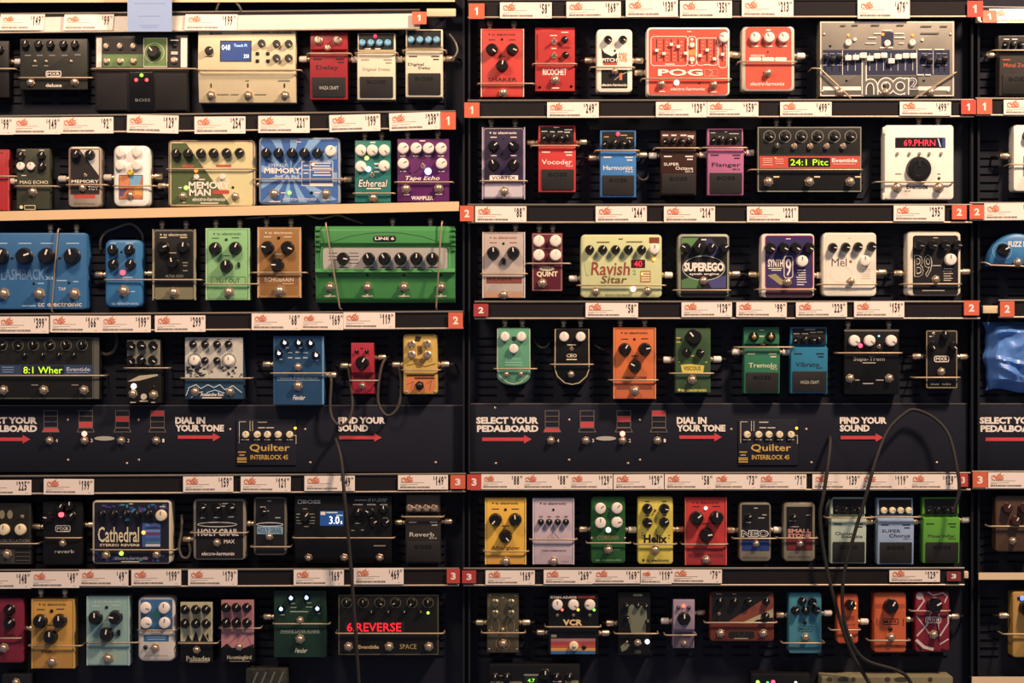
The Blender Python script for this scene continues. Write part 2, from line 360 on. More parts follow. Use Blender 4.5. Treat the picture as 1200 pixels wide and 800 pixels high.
def pedal(Z, rect, style, c, short, tail, bar=None, plugs=(), prof=None, d=0.042, kind='paint', lean=0):
    x0, y0, x1, y1 = rect; fx, fy, k = Fm[Z]
    flat = prof is None and style != 'boss'
    if style == 'boss': prof = BOSS
    if flat: prof = [(0, d), (1, d)]
    sc_ = max(q[1] for q in prof)
    if sc_ > .049: prof = [(a, b * .049 / sc_) for a, b in prof]; d = min(d, .049)
    dm = max(q[1] for q in prof); dd = prof[-1][1]
    w = us((x1 - x0) / k, -dd); h = us((y1 - y0) / k, -dd)
    px = fx + (x0 + x1) / 2 / k; pyb = fy + y1 / k
    root = obj('effects_pedal', None, None, (ux(px, -dd), 0, uz(pyb, -dd)))
    root.empty_display_size = 0.02
    tag(root, short + ' ' + tail, 'pedal', GP)
    m = mat(kind, c)
    if flat:
        rad = {'box': 0.0015, 'tc': 0.0008, 'soft': 0.006, 'ehx': 0.008, 'round': 0.012}.get(style, 0.002)
        bev = {'box': 0.0012, 'tc': 0.0006, 'soft': 0.003, 'ehx': 0.004, 'round': 0.006}.get(style, 0.001)
        if style == 'tongue':                 # square top, round bottom
            pts = [(w / 2 * math.cos(a), -h / 2 + 0.62 * w / 2 + 0.62 * w / 2 * math.sin(a)) for a in [PI + PI * i / 14 for i in range(15)]]
            pts += [(w / 2, h / 2 - .003), (w / 2 - .003, h / 2), (-w / 2 + .003, h / 2), (-w / 2, h / 2 - .003)]; bev = 0.003
        elif style == 'dome':
            pts = [(w / 2 * math.cos(a), -h / 2 + h * math.sin(a)) for a in [PI * i / 20 for i in range(21)]]; bev = 0.012
        else: pts = rrect(w, h, rad)
        me = mesh('enclosure', *prism([(a, b + h / 2) for a, b in pts], d, bev), m, 40)
        obj('enclosure', me, root)
        if style == 'tc':                     # bright folded side rails
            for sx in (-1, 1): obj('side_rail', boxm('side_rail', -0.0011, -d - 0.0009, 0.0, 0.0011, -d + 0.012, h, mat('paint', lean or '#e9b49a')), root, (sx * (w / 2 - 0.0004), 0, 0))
    else: obj('enclosure', side_body('enclosure', w, h, prof, m, 0.0016), root)
    F = Face(Z, root, y0, y1, prof)
    PEDALS.append((fx + x0 / k, fy + y0 / k, fx + x1 / k, fy + y1 / k, short))
    # the wire bars that hold the pedal
    if bar:
        if not isinstance(bar, list): bar = [bar]
        for i, bb in enumerate(bar): wire_bar(Z, bb, dm, short if i == 0 else short + (' on its right end' if i == 1 else ' again'))
    nt_ = [q for q in plugs if q[0] == 'T']
    for q in plugs: plug(Z, q, rect, d if flat else 0.03, short, nt_)
    return F
def wire_bar(Z, bb, dm, short):
    fx, fy, k = Fm[Z]; yy = -(dm + 0.0062)
    if isinstance(bb[0], tuple): pts = [(ux(fx + x / k, yy), yy, uz(fy + y / k, yy)) for x, y in bb]
    else:
        xa, xb, y = bb[:3]; pts = [(ux(fx + xa / k, yy), yy, uz(fy + y / k, yy)), (ux(fx + xb / k, yy), yy, uz(fy + y / k, yy))]
    a, b = Vector(pts[0]), Vector(pts[-1]); ta = (Vector(pts[1]) - a).normalized() * 0.006; tb = (Vector(pts[-2]) - b).normalized() * 0.006
    path = [(a.x, 0.0, a.z), (a.x, yy + 0.006, a.z), tuple(a + Vector((0, .0018, 0)) + ta * .3), tuple(a + ta)] + pts[1:-1] + [tuple(b + tb), tuple(b + Vector((0, .0018, 0)) + tb * .3), (b.x, yy + 0.006, b.z), (b.x, 0.0, b.z)]
    o = obj('retaining_bar', mesh('retaining_bar', *tube(path, 0.0016), mat('brushed', '#b89a7a'), 60))
    tag(o, 'thin wire bar holding the ' + short, 'wire bar', 'wire bars holding the pedals')
PN = {}
def plug(Z, q, rect, d, short, tops):
    side, pos = q[0], q[1]; style = q[2] if len(q) > 2 else 's'
    x0, y0, x1, y1 = rect; fx, fy, k = Fm[Z]; yy = -d * 0.55
    root = obj('jack_plug', None); root.empty_display_size = 0.01
    if side == 'T':
        X, Zz = ux(fx + pos / k, yy), uz(fy + y0 / k, -d) + 0.0004; rot = (0, 0, 0)
        lab = 'jack plug atop the ' + short if len(tops) == 1 else ('left-hand' if pos == min(t[1] for t in tops) else 'right-hand') + ' jack plug atop the ' + short
    else:
        xe = x0 if side == 'L' else x1
        X = ux(fx + xe / k, -d) + (-0.0004 if side == 'L' else 0.0004); Zz = uz(fy + pos / k, yy); rot = (0, -PI / 2 if side == 'L' else PI / 2, 0)
        lab = 'jack plug in the ' + ('left' if side == 'L' else 'right') + ' side of the ' + short
    root.location = (X, yy, Zz); root.rotation_euler = rot
    met = mat('metal', '#e6c4a0'); c = 'w' if style == 'w' else None
    up = lambda prof: [(x, z, -y) for x, y, z in lathe(prof, 12)[0]]
    def part(name, prof, m, z0): 
        v, f = lathe(prof, 12); obj(name, mesh(name, [(x, z, -y) for x, y, z in v], [t[::-1] for t in f], m, 45), root, (0, 0, z0))
    part('ferrule', [(.0050, 0), (.0056, .001), (.0056, .0035), (.0036, .004), (.0036, .006), (.0001, .006)], met, 0)
    L = .016 if side != 'T' else .012
    part('barrel', [(.0048, 0), (.0062, .0012), (.0062, L - .002), (.0045, L), (.0001, L)], mat('plastic', 'w') if c else met, .006)
    cab = mat('rubber', 'kk')
    if side == 'T': pts = [(0, 0, .006 + L - .001), (0, .002, .028), (0, .012, .036), (0, -yy, .040)]
    else: pts = [(0, 0, .006 + L - .001), (0, .003, .028), (0, .014, .032), (0, -yy, .033)]
    obj('cable', mesh('cable', *tube(smooth_path(pts, 3), .0024, 6), cab, 60), root)
    tag(root, lab, 'jack plug', 'jack plugs in the pedals')

# ================================================================ the setting
fr('P', 0, 0, 1)
PAN = mat('panel', '#2c2d3a')
def wall_panel(name, xa, xb):
    o = obj(name, boxm(name, ux(xa, 0), 0.0, uz(900, 0), ux(xb, 0), 0.03, uz(-100, 0), PAN)); return structure(o)
wall_left = wall_panel('wall_left', -60, 547.0)
wall_back = wall_panel('wall_back', 547.0, 1139.5)
wall_right = wall_panel('wall_right', 1139.5, 1330)
n_ = 0
for xc, wd in ((547, 9), (1139.5, 10)):        # the uprights between the bays
    n_ += 1
    mb = MB(); a, b = ux(xc - wd / 2, 0), ux(xc + wd / 2, 0)
    mb.box(a, -0.030, uz(900, 0), a + 0.004, 0, uz(-100, 0)).box(b - 0.004, -0.030, uz(900, 0), b, 0, uz(-100, 0)).box(a, -0.012, uz(900, 0), b, -0.004, uz(-100, 0))
    structure(obj('trim_%d' % n_, mb.mesh('trim', mat('panel', '#292932'))))
# pressed louvre slots of the display panels
def louvres(par, x0, x1, y0, y1, step=9.5):
    mb = MB(); y = y0
    while y < y1:
        x = x0
        while x < x1 - 20:
            a, b, z = ux(x, 0), ux(x + 22, 0), uz(y, 0)
            mb.add(([(a, 0, z), (b, 0, z), (b, -0.0035, z - .0012), (a, -0.0035, z - .0012), (a, 0, z - .0042), (b, 0, z - .0042)],
                    [(0, 3, 2, 1), (3, 4, 5, 2), (0, 4, 3), (1, 2, 5)]))
            x += 33
        y += step
    o = obj('louvres', mb.mesh('louvres', mat('panel', '#262733')), par); o['kind'] = 'stuff'
for x0, x1, par in ((4, 540, wall_left), (560, 1132, wall_back), (1148, 1300, wall_right)):
    for y0, y1 in ((44, 125), (165, 232), (278, 348), (395, 468), (590, 660), (700, 776)): louvres(par, x0, x1, y0, y1)
# pale bracket strip seen above the second row of the middle bay, with its dark hanger tabs
st = obj('bracket_strip', boxm('bracket_strip', ux(690, 0), -0.004, uz(152, 0), ux(892, 0), 0, uz(138, 0), mat('panel', '#5b5147')), wall_back)
for xx in (694, 742, 793, 845): obj('hanger_tab', mesh('hanger_tab', *prism([(a + ux(xx, 0), b + uz(144, 0)) for a, b in [(-.012, -.003), (-.004, -.006), (.004, -.006), (.012, -.003), (.012, .002), (.005, .007), (-.005, .007), (-.012, .002)]], .004, 0, -.004), mat('plastic', 'kk')), wall_back)

# ================================================================ shelf rails
RAILY = -0.052
def rail(xa, ya, xb, yb, h, label, y=RAILY, lean=0.0, face='#2b2527', lipc='#c4aa92', plain=False, deck=True, top=True):
    xm, ym = (xa + xb) / 2, (ya + yb) / 2
    L = us(math.hypot(xb - xa, yb - ya), y); H = us(h, y)
    root = obj('price_rail', None, None, (ux(xm, y), y, uz(ym + h / 2, y)), (lean, math.atan2(yb - ya, xb - xa), 0)); root.empty_display_size = .03
    tag(root, label, 'shelf rail', 'price rails of the shelves')
    obj('channel', boxm('channel', -L / 2, 0, -H / 2, L / 2, .004, H / 2, mat('panel' if not plain else 'card', face)), root)
    if not plain:
        if top: obj('top_lip', mesh('top_lip', *[(lambda v, f: (v, f))(*tube([(-L / 2, -.0005, H / 2 + .0014), (L / 2, -.0005, H / 2 + .0014)], .0026, 10))][0], mat('brushed', '#75685c'), 60), root)
        obj('bottom_lip', mesh('bottom_lip', *tube([(-L / 2, -.0012, -H / 2 - .0008), (L / 2, -.0012, -H / 2 - .0008)], .0019, 10), mat('brushed', lipc), 60), root)
    if deck:
        dk = obj('deck', boxm('deck', -L / 2, .004, H / 2 - .006, L / 2, -y - .0005, H / 2 - .003, mat('panel', '#262630')), root)
        if lean:                              # the front strip leans back, the shelf itself stays level
            dk.rotation_euler = (-lean, 0, 0)
    return root
rail(548, 1, 1141, 0, 19, 'dark price rail along the top edge of the middle bay')
rail(548, 119, 1141, 118, 18, 'dark price rail under the red pedals of the middle bay')
rail(548, 241, 1139, 241, 19, 'dark price rail under the red vocoder pedal of the middle bay')
rail(556, 354.5, 1148, 354.5, 18, 'dark price rail under the cream and purple boxes of middle bay')
rail(551, 555, 1137, 555, 18, 'dark price rail under the middle bay switch panel')
rail(543, 667, 1130, 666.5, 18, 'dark price rail under the yellow and lavender pedals of middle bay')
rail(-20, 16, 492, 11, 24, 'glaring white-tagged price rail along the top of the left bay', y=-0.040, lean=-0.4, face='#d8cabb')  # overexposure put in by a pale channel, strip leant to catch the lamps
rail(-20, 137.5, 534, 131.5, 18, 'dark price rail under the cream pedal of the left bay')
rail(-20, 248, 538, 236, 11, 'pale bare shelf edge under the purple pedal of left bay', face='#e2b684', plain=True, y=-0.056, lean=-.05)
rail(-20, 369.5, 543, 366, 18, 'dark price rail under the wide green pedal of the left bay')
rail(-20, 559, 546, 556, 19, 'dark price rail under the left bay switch panel')
rail(-20, 669, 538, 667, 18, 'dark price rail under the black reverb pedals of left bay')
rail(1143, 8, 1300, 10, 19, 'glaring price rail at the top right corner', y=-0.040, lean=-0.4, face='#d8cabb')  # glare painted here too: pale channel, leant towards the lamps
rail(1143, 116.5, 1300, 116.5, 18, 'dark price rail of the right bay above the white pedal')
rail(1136, 239, 1300, 239, 18, 'dark price rail of the right bay above the blue fuzz dome')
rail(1170, 353, 1300, 353, 18, 'dark price rail of the right bay above the blue bag')
rail(1139, 553.5, 1300, 553.5, 18, 'dark price rail of the right bay above the brown pedal')
rail(1147, 671, 1300, 671, 8, 'pale bare shelf edge at right under the brown pedal', face='#e9c497', plain=True)
rail(1139, 793, 1300, 793, 9, 'pale bare shelf edge in the bottom right corner', face='#e9c497', plain=True)
rail(-20, -2, 533, -3, 5, 'pale top shelf edge above the glaring rail of left bay', face='#e9c497', plain=True, y=-0.045)
def shelf_end(x0, y0, x1, y1, label, y=-0.05):
    o = obj('shelf_end_cap', mesh('shelf_end_cap', *prism(rrect(us(x1 - x0, y), us(y1 - y0, y), .001, 2), .012, .001), mat('card', '#e9c497'), 40), None, (ux((x0 + x1) / 2, y), y + .012, uz((y0 + y1) / 2, y)))
    obj('bracket', boxm('bracket', -us(5, y), 0, -us(3, y), us(5, y), -y - .012, us(3, y), PAN), o)
    tag(o, label, 'end cap')
shelf_end(500, 10, 534, 19, 'pale shelf end beside the top orange tag of left bay', y=-.045)
shelf_end(1152, 358, 1170.5, 367, 'pale shelf end cap left of the right bay number 2')
shelf_end(1127, 669.5, 1135, 677.5, 'small pale shelf end cap beside the dim number 3')

# ================================================================ price tags
TG = {}
def tag_meshes(W_, H_):
    key = (round(W_, 3), round(H_, 4))
    if key in TG: return TG[key]
    card = mesh('card', *prism(rrect(W_, H_, .0008, 2), .0006), mat('card', 'tag'))
    # scribbled orange logo: loops and strokes
    lg = MB(); x0 = -W_ * .5 + W_ * .07; z0 = H_ * .18; q = W_ / 97e-3
    strokes = [[(0, 3), (-4, 1), (-4, -4), (2, -6)], [(-1, 0), (2, 3), (5, -2), (8, 3), (10, -1), (13, 3)], [(10, 4), (14, 8), (12, 3)], [(3, -3), (8, -5), (12, -3), (17, -5), (19, -1)], [(6, 2), (9, 5), (15, 2), (19, 3)], [(1, -1), (6, 0), (11, -3), (15, 0), (19, -3)], [(4, -5), (10, -6), (16, -5)]]
    for si, sg in enumerate(strokes): lg.add((lambda m_: (m_.v, m_.f))(bar_poly([(x0 + a * .00095 * q + .004, z0 + .001 + b * .00095 * q) for a, b in sg], .0017, -.00012 - si * .00003)))
    logo = lg.mesh('logo', mat('print', '#de6c3e'))
    fp = MB()
    for yy, a, b, hh in ((-.02, .05, .52, .0009), (-.15, .05, .40, .0007), (-.22, .05, .16, .0007), (-.38, .88, .93, .0007)):
        fp.add(prism([(u - W_ / 2 + W_ * (a + b) / 2, v + H_ * yy) for u, v in rrect(W_ * (b - a), hh, 0)], .00012))
    fine = fp.mesh('fine_print', mat('print', '#a08a7c'))
    bc = MB(); x = -W_ / 2 + W_ * .05; rr = random.Random(3)
    while x < -W_ / 2 + W_ * .64:
        ww = rr.choice((.0006, .0009, .0014)); bc.add(prism([(u + x, v - H_ * .34) for u, v in rrect(ww, H_ * .11, 0)], .00012)); x += ww + rr.choice((.0005, .0007))
    code = bc.mesh('barcode', mat('print', '#6b564c'))
    TG[key] = (card, logo, fine, code); return TG[key]
NTAG = 0
ROWTAGS = []
def tg(Z, x0, y0, x1, y1, price, y=RAILY - .0045, lean=0.0, tilt=0.0, note=None):
    global NTAG; NTAG += 1
    fx, fy, k = Fm[Z]; px0, py0, px1, py1 = fx + x0 / k, fy + y0 / k, fx + x1 / k, fy + y1 / k
    W_, H_ = us(px1 - px0, y), us(py1 - py0, y)
    root = obj('price_tag', None, None, (ux((px0 + px1) / 2, y), y, uz((py0 + py1) / 2, y)), (lean, tilt + random.uniform(-.006, .006), 0)); root.empty_display_size = .01
    card, logo, fine, code = tag_meshes(W_, H_)
    for n, m_, dy in (('card', card, 0), ('logo', logo, -.0007), ('fine_print', fine, -.0007), ('barcode', code, -.0007)):
        q_ = obj(n, m_, root, (0, dy, 0))
        if n in ('fine_print', 'barcode'): q_['kind'] = 'stuff'
    ink = mat('print', '#35241f'); pw = .0054 * len(price) + .0006
    xc = W_ * .36 - (.003 if len(price) > 2 else 0)
    for i_, ch in enumerate(price):
        at_ = (xc - pw / 2 + pw * (i_ + .5) / len(price), -.0008, H_ * .10)
        if ch == '1': obj('numeral', one_mesh(.0034, H_ * .62, ink), root, at_)
        else: text_later(ch, .0042, H_ * .62, ink, root, at_, (0, 0, 0), 'numeral', bold=.03)
    text_later('$', .0022, H_ * .28, ink, root, (W_ * .36 - (.003 if len(price) > 2 else 0) - pw / 2 - .0022, -.0008, H_ * .27), (0, 0, 0), 'currency_sign')
    text_later('99', .0042, H_ * .2, ink, root, (W_ * .36 - (.003 if len(price) > 2 else 0) + pw / 2 + .0030, -.0008, H_ * .31), (0, 0, 0), 'cents')
    ROWTAGS.append((root, (px0 + px1) / 2, py0, py1, price, note))
def name_tags():
    byped = {}
    for root, cx, y0, y1, price, note in ROWTAGS:
        best = None
        for a, b, c, d_, short in PEDALS:
            dx = 0 if a <= cx <= c else min(abs(cx - a), abs(cx - c))
            for gap, word in ((y0 - d_, 'below'), (b - y1, 'above')):
                if gap < -8: continue
                sc = gap + dx * .8 + (0 if word == 'below' else 2)
                if best is None or sc < best[0]: best = (sc, word, short)
        byped.setdefault((best[1], best[2]), []).append((cx, price, root))
    for (word, short), l in byped.items():
        l.sort(key=lambda q: q[0])
        for i, (cx, price, root) in enumerate(l):
            pre = 'white' if len(l) == 1 else ('left-hand' if i == 0 else 'right-hand' if i == len(l) - 1 else 'middle')
            tag(root, '%s price tag reading %s %s the %s' % (pre, price, word, short), 'price tag', 'price tags on the shelf rails')
def num(Z, x0, y0, x1, y1, n, label, c='#dd5a34', y=RAILY - .006, lean=0.0, dim=False):
    fx, fy, k = Fm[Z]; px0, py0, px1, py1 = fx + x0 / k, fy + y0 / k, fx + x1 / k, fy + y1 / k
    W_, H_ = us(px1 - px0, y), us(py1 - py0, y)
    root = obj('number_tag', None, None, (ux((px0 + px1) / 2, y), y, uz((py0 + py1) / 2, y)), (lean, 0, 0)); root.empty_display_size = .01
    obj('card', mesh('card', *prism(rrect(W_, H_, .0008, 2), .0008), mat('card', c)), root)
    if n == '1': obj('numeral', one_mesh(W_ * .26, H_ * .5, mat('print', 'w')), root, (0, -.001, 0))
    else: text_later(n, W_ * .36, H_ * .5, mat('print', 'w'), root, (0, -.001, 0), (0, 0, 0), 'numeral', bold=.04)
    tag(root, label, 'number tag', 'numbered section tags on the rails')

TY = -.0455; TL = -.4
for x0, x1, pr in ((0, 52, '149'), (75, 133, '99'), (133, 150, '99'), (217, 278, '199')):
    if pr == '99' and x0 == 133: continue
    tg('P', x0, 15.5, x1, 37, pr, y=TY, lean=TL, note='on the glaring top rail')
tg('P', 1160, 9, 1222, 28, '199', y=-.0455, lean=TL, note='at the top right corner')
# left bay
tg('A1', -200, 590, 68, 676, '99'); tg('A1', 68, 590, 305, 674, '149'); tg('A1', 305, 588, 570, 670, '92'); tg('A1', 638, 578, 897, 668, '129', tilt=.02); tg('A1', 977, 585, 1233, 671, '254')
tg('A2', 140, 582, 398, 667, '221'); tg('A2', 497, 575, 753, 660, '199', tilt=-.02); tg('A2', 798, 565, 1057, 653, '239', tilt=-.03)
tg('C1', -10, 560, 245, 645, '399'); tg('C1', 252, 556, 505, 640, '166'); tg('C1', 505, 556, 757, 640, '199'); tg('C1', 778, 555, 1032, 637, '299')
tg('C2', 107, 545, 355, 628, '68'); tg('C2', 355, 545, 567, 627, '169'); tg('C2', 568, 540, 827, 622, '119')
tg('E1', -100, 395, 158, 470, '225'); tg('E1', 220, 390, 472, 468, '199'); tg('E1', 920, 377, 1172, 455, '159')
tg('E2', 52, 378, 303, 455, '121'); tg('E2', 372, 374, 625, 450, '149'); tg('E2', 842, 370, 1093, 443, '149')
tg('F1', -80, 430, 155, 512, '148'); tg('F1', 155, 425, 398, 508, '49'); tg('F1', 398, 418, 645, 498, '49'); tg('F1', 660, 417, 910, 497, '199'); tg('F1', 945, 417, 1193, 498, '179')
tg('F2', 318, 417, 570, 497, '169'); tg('F2', 620, 408, 870, 490, '469')
# middle bay
tg('A3', 245, 15, 568, 115, '58'); tg('A3', 660, 10, 1000, 110, '169'); tg('A4', -35, 0, 290, 105, '139'); tg('A4', 303, 5, 628, 112, '351'); tg('A4', 690, 0, 1012, 105, '213'); tg('A5', 300, 0, 582, 100, '479')
tg('A3', 540, 638, 862, 735, '249'); tg('A4', 153, 637, 470, 732, '129'); tg('A4', 472, 637, 793, 728, '159'); tg('A4', 930, 637, 1250, 728, '499'); tg('A5', 528, 550, 805, 625, '499')
tg('B3', 90, 648, 410, 748, '88'); tg('B3', 843, 648, 1162, 748, '244'); tg('B4', 203, 650, 522, 748, '214'); tg('B4', 723, 650, 1040, 748, '221'); tg('B5', 495, 557, 770, 642, '295')
tg('C3', 780, 612, 1108, 702, '58'); tg('C4', 313, 608, 628, 700, '129'); tg('C4', 655, 608, 970, 700, '99'); tg('C4', 1028, 608, 1347, 700, '229'); tg('C5', 280, 523, 553, 607, '159')
for x0, x1, pr in ((564, 612, '88'), (612, 667, '88'), (667, 718, '129'), (719, 778, '129'), (779, 836, '58'), (836, 888, '73'), (888, 945, '71'), (952, 1009, '139'), (1009, 1066, '119'), (1066, 1122, '129')):
    tg('P', x0, 555.5, x1, 573, pr)
tg('F3', 158, 535, 473, 627, '169'); tg('F3', 530, 532, 845, 622, '269'); tg('F3', 845, 532, 1150, 618, '169'); tg('P', 750, 667.5, 787, 684, '119'); tg('P', 787, 667, 846, 683, '79')
tg('F5', 472, 452, 745, 515, '129')
# right bay
tg('A5', 1090, 540, 1370, 620, '149'); tg('B5', 985, 545, 1260, 635, '99'); tg('E5', 1005, 385, 1290, 470, '129')
num('A2', 912, 55, 985, 127, '1', 'bright orange tag numbered 1 on the glaring top rail of left bay', y=TY-.002, lean=TL)
num('A2', 1057, 563, 1132, 650, '1', 'orange tag numbered 1 beside the 239 price tag')
num('C2', 1095, 540, 1168, 620, '2', 'orange tag numbered 2 on the rail below the wide green modeler')
num('E2', 1105, 370, 1180, 440, '3', 'orange tag numbered 3 right end of rail under left switch panel')
num('F2', 1087, 413, 1153, 485, '3', 'red tag numbered 3 at the right end of the lower left rail', c='#c9382c')
num('A3', 50, 22, 148, 118, '1', 'orange tag numbered 1 left of the 58 price tag, topmost')
num('A5', 893, 5, 978, 92, '1', 'red tag numbered 1 above the steel pedal, right end of top rail', c='#d43c28')
num('A3', 22, 640, 117, 735, '1', 'orange tag numbered 1 under the red three-knob pedal')
num('A5', 860, 540, 940, 617, '1', 'red tag numbered 1 right of the 499 price tag', c='#d43c28')
num('B3', -5, 645, 82, 742, '2', 'orange tag numbered 2 left of the 88 price tag')
num('B5', 810, 555, 890, 632, '2', 'orange tag numbered 2 right of the 295 price tag')
num('C3', 80, 618, 172, 697, '2', 'dull red tag numbered 2 under the beige pedal', c='#b02c30')
num('C5', 875, 517, 957, 597, '2', 'orange tag numbered 2 left of the blue bag, middle bay end')
num('E3', 40, 467, 130, 565, '3', 'red tag numbered 3 left of the 88 price tags', c='#cf3a2c')
num('E5', 845, 390, 897, 462, '3', 'red tag numbered 3 behind the black cable', c='#c9382c')
num('F3', 8, 535, 98, 617, '3', 'red tag numbered 3 under the yellow pedal', c='#b92f2e')
num('F5', 782, 458, 858, 510, '3', 'dim red tag numbered 3 under the lime pedal', c='#8e2a30')  # shade of the lower right put into the card's darker red
num('A5', 975, 52, 1052, 128, '1', 'glaring orange tag numbered 1 in the top right corner', y=-.0475, lean=TL)
num('A5', 945, 535, 1027, 617, '1', 'orange tag numbered 1 at the left end of right bay rail')
num('B5', 905, 553, 985, 630, '2', 'orange tag numbered 2 left of the 99 price tag at right')
num('C5', 1070, 520, 1148, 605, '2', 'orange tag numbered 2 just above the blue bag')
num('E5', 922, 383, 1002, 467, '3', 'orange tag numbered 3 of the right bay')

# ================================================================ switch panels under the fourth row
def selector(xo, xa, xb, label, lab2, full, y0=472, y1=552.5):
    dpt = .014
    root = obj('switch_panel', None, None, (ux((xa + xb) / 2, -dpt), 0, uz(y1, -dpt))); root.empty_display_size = .02
    w, h = us(xb - xa, -dpt), us(y1 - y0, -dpt)
    obj('plate', mesh('plate', *prism([(a, b + h / 2) for a, b in rrect(w, h, .001, 2)], dpt, .001), mat('panel', '#2b2c3a'), 40), root)
    tag(root, label, 'switch panel')
    F = Face('P', root, y0, y1, [(0, dpt), (1, dpt)])
    F.r(xa, y0 + .5, xb, y0 + 1.4, '#6b6058', name='seam')
    X = lambda x: x + xo
    sz = lambda st, x, y, w, h: F.t(st, X(x) + w / 2, y, w, h, 'w', bold=.05)
    def arrow(x, y, L):
        F.p([(X(x), y - 2), (X(x) + L - 9, y - 2), (X(x) + L - 9, y - 5), (X(x) + L, y), (X(x) + L - 9, y + 5), (X(x) + L - 9, y + 2), (X(x), y + 2)], '#d8393c', 'arrow')
    dy = 0
    sz('SELECT YOUR', 558, 492.5, 73, 8); sz('PEDALBOARD', 559, 502, 72, 8); arrow(565, 514.5, 58)
    if full > 1:
        for i, (x, lit) in enumerate(((647, 3), (688, 2), (731, 1), (772, 0))):
            for q in range(4):
                yy = 481 + q * 6.5 + (1 if q == 3 else 0); a, b = (X(x) - 8, X(x) + 8)
                if q == 3: pts = [(a, yy), (b, yy), (b + 2, yy + 4.5), (a - 2, yy + 4.5)]
                else: pts = [(a, yy), (b, yy), (b, yy + 6.5), (a, yy + 6.5)]
                if q == lit: F.p(pts, '#d8393c', 'lit_tread')
                F.ln(pts + [pts[0]], '#7d6a5c', .7, 'tread_outline')
            F.f(X(x) - 1.5, 516, 5); F.t('4321'[i], X(x) + 7, 516, 2.4, 4, 'w')
            if i == (2 if xo == 0 else 1): F.l(X(x) - 1.5, 508, 3.2, '#ff9a86')
            else: F.l(X(x) - 1.5, 509.5, 1.6)
        F.c(X(710), 513.5, 12, '#b3a798', 2.6)
        sz('DIAL IN', 793, 492.5, 35, 8); sz('YOUR TONE', 793, 501.5, 57, 8); arrow(796, 512, 50)
        sz('FIND YOUR', 984, 492.5, 55, 8); sz('SOUND', 984, 501.5, 35, 8); arrow(985, 512.5, 50)
        for x, y in ((580, 478), (667, 492), (750, 492), (667, 539), (750, 539), (736, 543), (581, 543), (857, 503), (945, 503), (951, 542), (1098, 542)): F.scr(X(x), y, 1.7)
        # the little amplifier set into the panel
        r2 = obj('amplifier', None, None, (ux(X(900), -dpt), -dpt - .0001, uz(545, -dpt))); r2.empty_display_size = .02
        tag(r2, lab2, 'amplifier')
        w2, h2 = us(70, -dpt), us(54, -dpt)
        obj('front', mesh('front', *prism([(a, b + h2 / 2) for a, b in rrect(w2, h2, .002)], .0025, .0008), mat('panel', '#2b2c3a'), 40), r2)
        G = Face('P', r2, 491, 545, [(0, dpt + .0026), (1, dpt + .0026)])
        for x in (875.5, 889, 901, 913.5, 927): G.k(X(x), 509, 4.2, 'c', random.randint(-90, 90))
        gold = '#d9a73c'
        G.t('Quilter', X(903.5), 525, 47, 9.5, gold, bold=.012); G.t('INTERBLOCK 45', X(903), 535.5, 44, 5.5, gold, bold=.015)
        G.l(X(933.5), 501.5, 1.6, '#ffc83a')
        for y, w_ in ((529.5, 9), (533, 6), (536.5, 11), (538.5, 11), (541, 11)): G.m((X(871), y, w_), c=gold, h=1.2)
        G.m((X(875), 515, 9), (X(889), 515, 7), (X(901), 515, 7), (X(914), 515, 7), (X(927), 515, 7), (X(894), 501, 8), (X(904), 501, 9), (X(895), 494.5, 11), c='cream', h=1.0)
        for pts in ([(868, 519), (868, 494), (876, 494)], [(880.5, 505), (880.5, 493)], [(883.5, 505), (883.5, 493)], [(931, 510), (934.5, 510), (934.5, 520)]): G.ln([(X(a), b) for a, b in pts], 'cream', .6)
    return F
selector(0, 551.5, 1134, 'black switch panel with four footswitches in the middle bay', 'small gold lettered amplifier in the middle bay switch panel', 2)
selector(-587.5, -30, 543, 'black switch panel with four footswitches in the left bay', 'small gold lettered amplifier in the left bay switch panel', 2, 474, 553)
selector(590, 1144.5, 1290, 'black switch panel at the right edge', '', 1)

# ================================================================ the pedals, row by row
EH = 'electro-harmonix'; TCE = 'tc electronic'
def tc(Z, rect, c, short, tail, knobs, kr, title=None, ink='ink', low=None, fs=None, txt=None, kc='k', **kw):
    """flat steel box with folded side rails, tall black knobs and one footswitch"""
    F = pedal(Z, rect, 'tc', c, short, tail, **kw); x0, y0, x1, y1 = rect; w = x1 - x0; cx = (x0 + x1) / 2
    F.o(x0 + w * .03, y0 + w * .03, x1 - w * .03, y1 - w * .03, ink, w * .006, w * .05)
    if low: F.r(x0 + w * .05, low[0], x1 - w * .05, low[1], low[2], w * .03)
    F.t(TCE, cx + w * .03, txt or y0 + w * .13, w * .56, w * .062, ink, bold=.015); F.c(cx - w * .31, txt or y0 + w * .13, w * .02, ink)
    for i, (kx, ky, a) in enumerate(knobs):
        F.k(kx, ky, kr, kc, a); F.m((kx, ky - kr * 1.6, kr * 1.1), c=ink, h=w * .02)
    if title: F.t(title[0], title[1], title[2], title[3], title[4], title[5] if len(title) > 5 else ink, bold=.01)
    if fs: F.f(*fs)
    return F
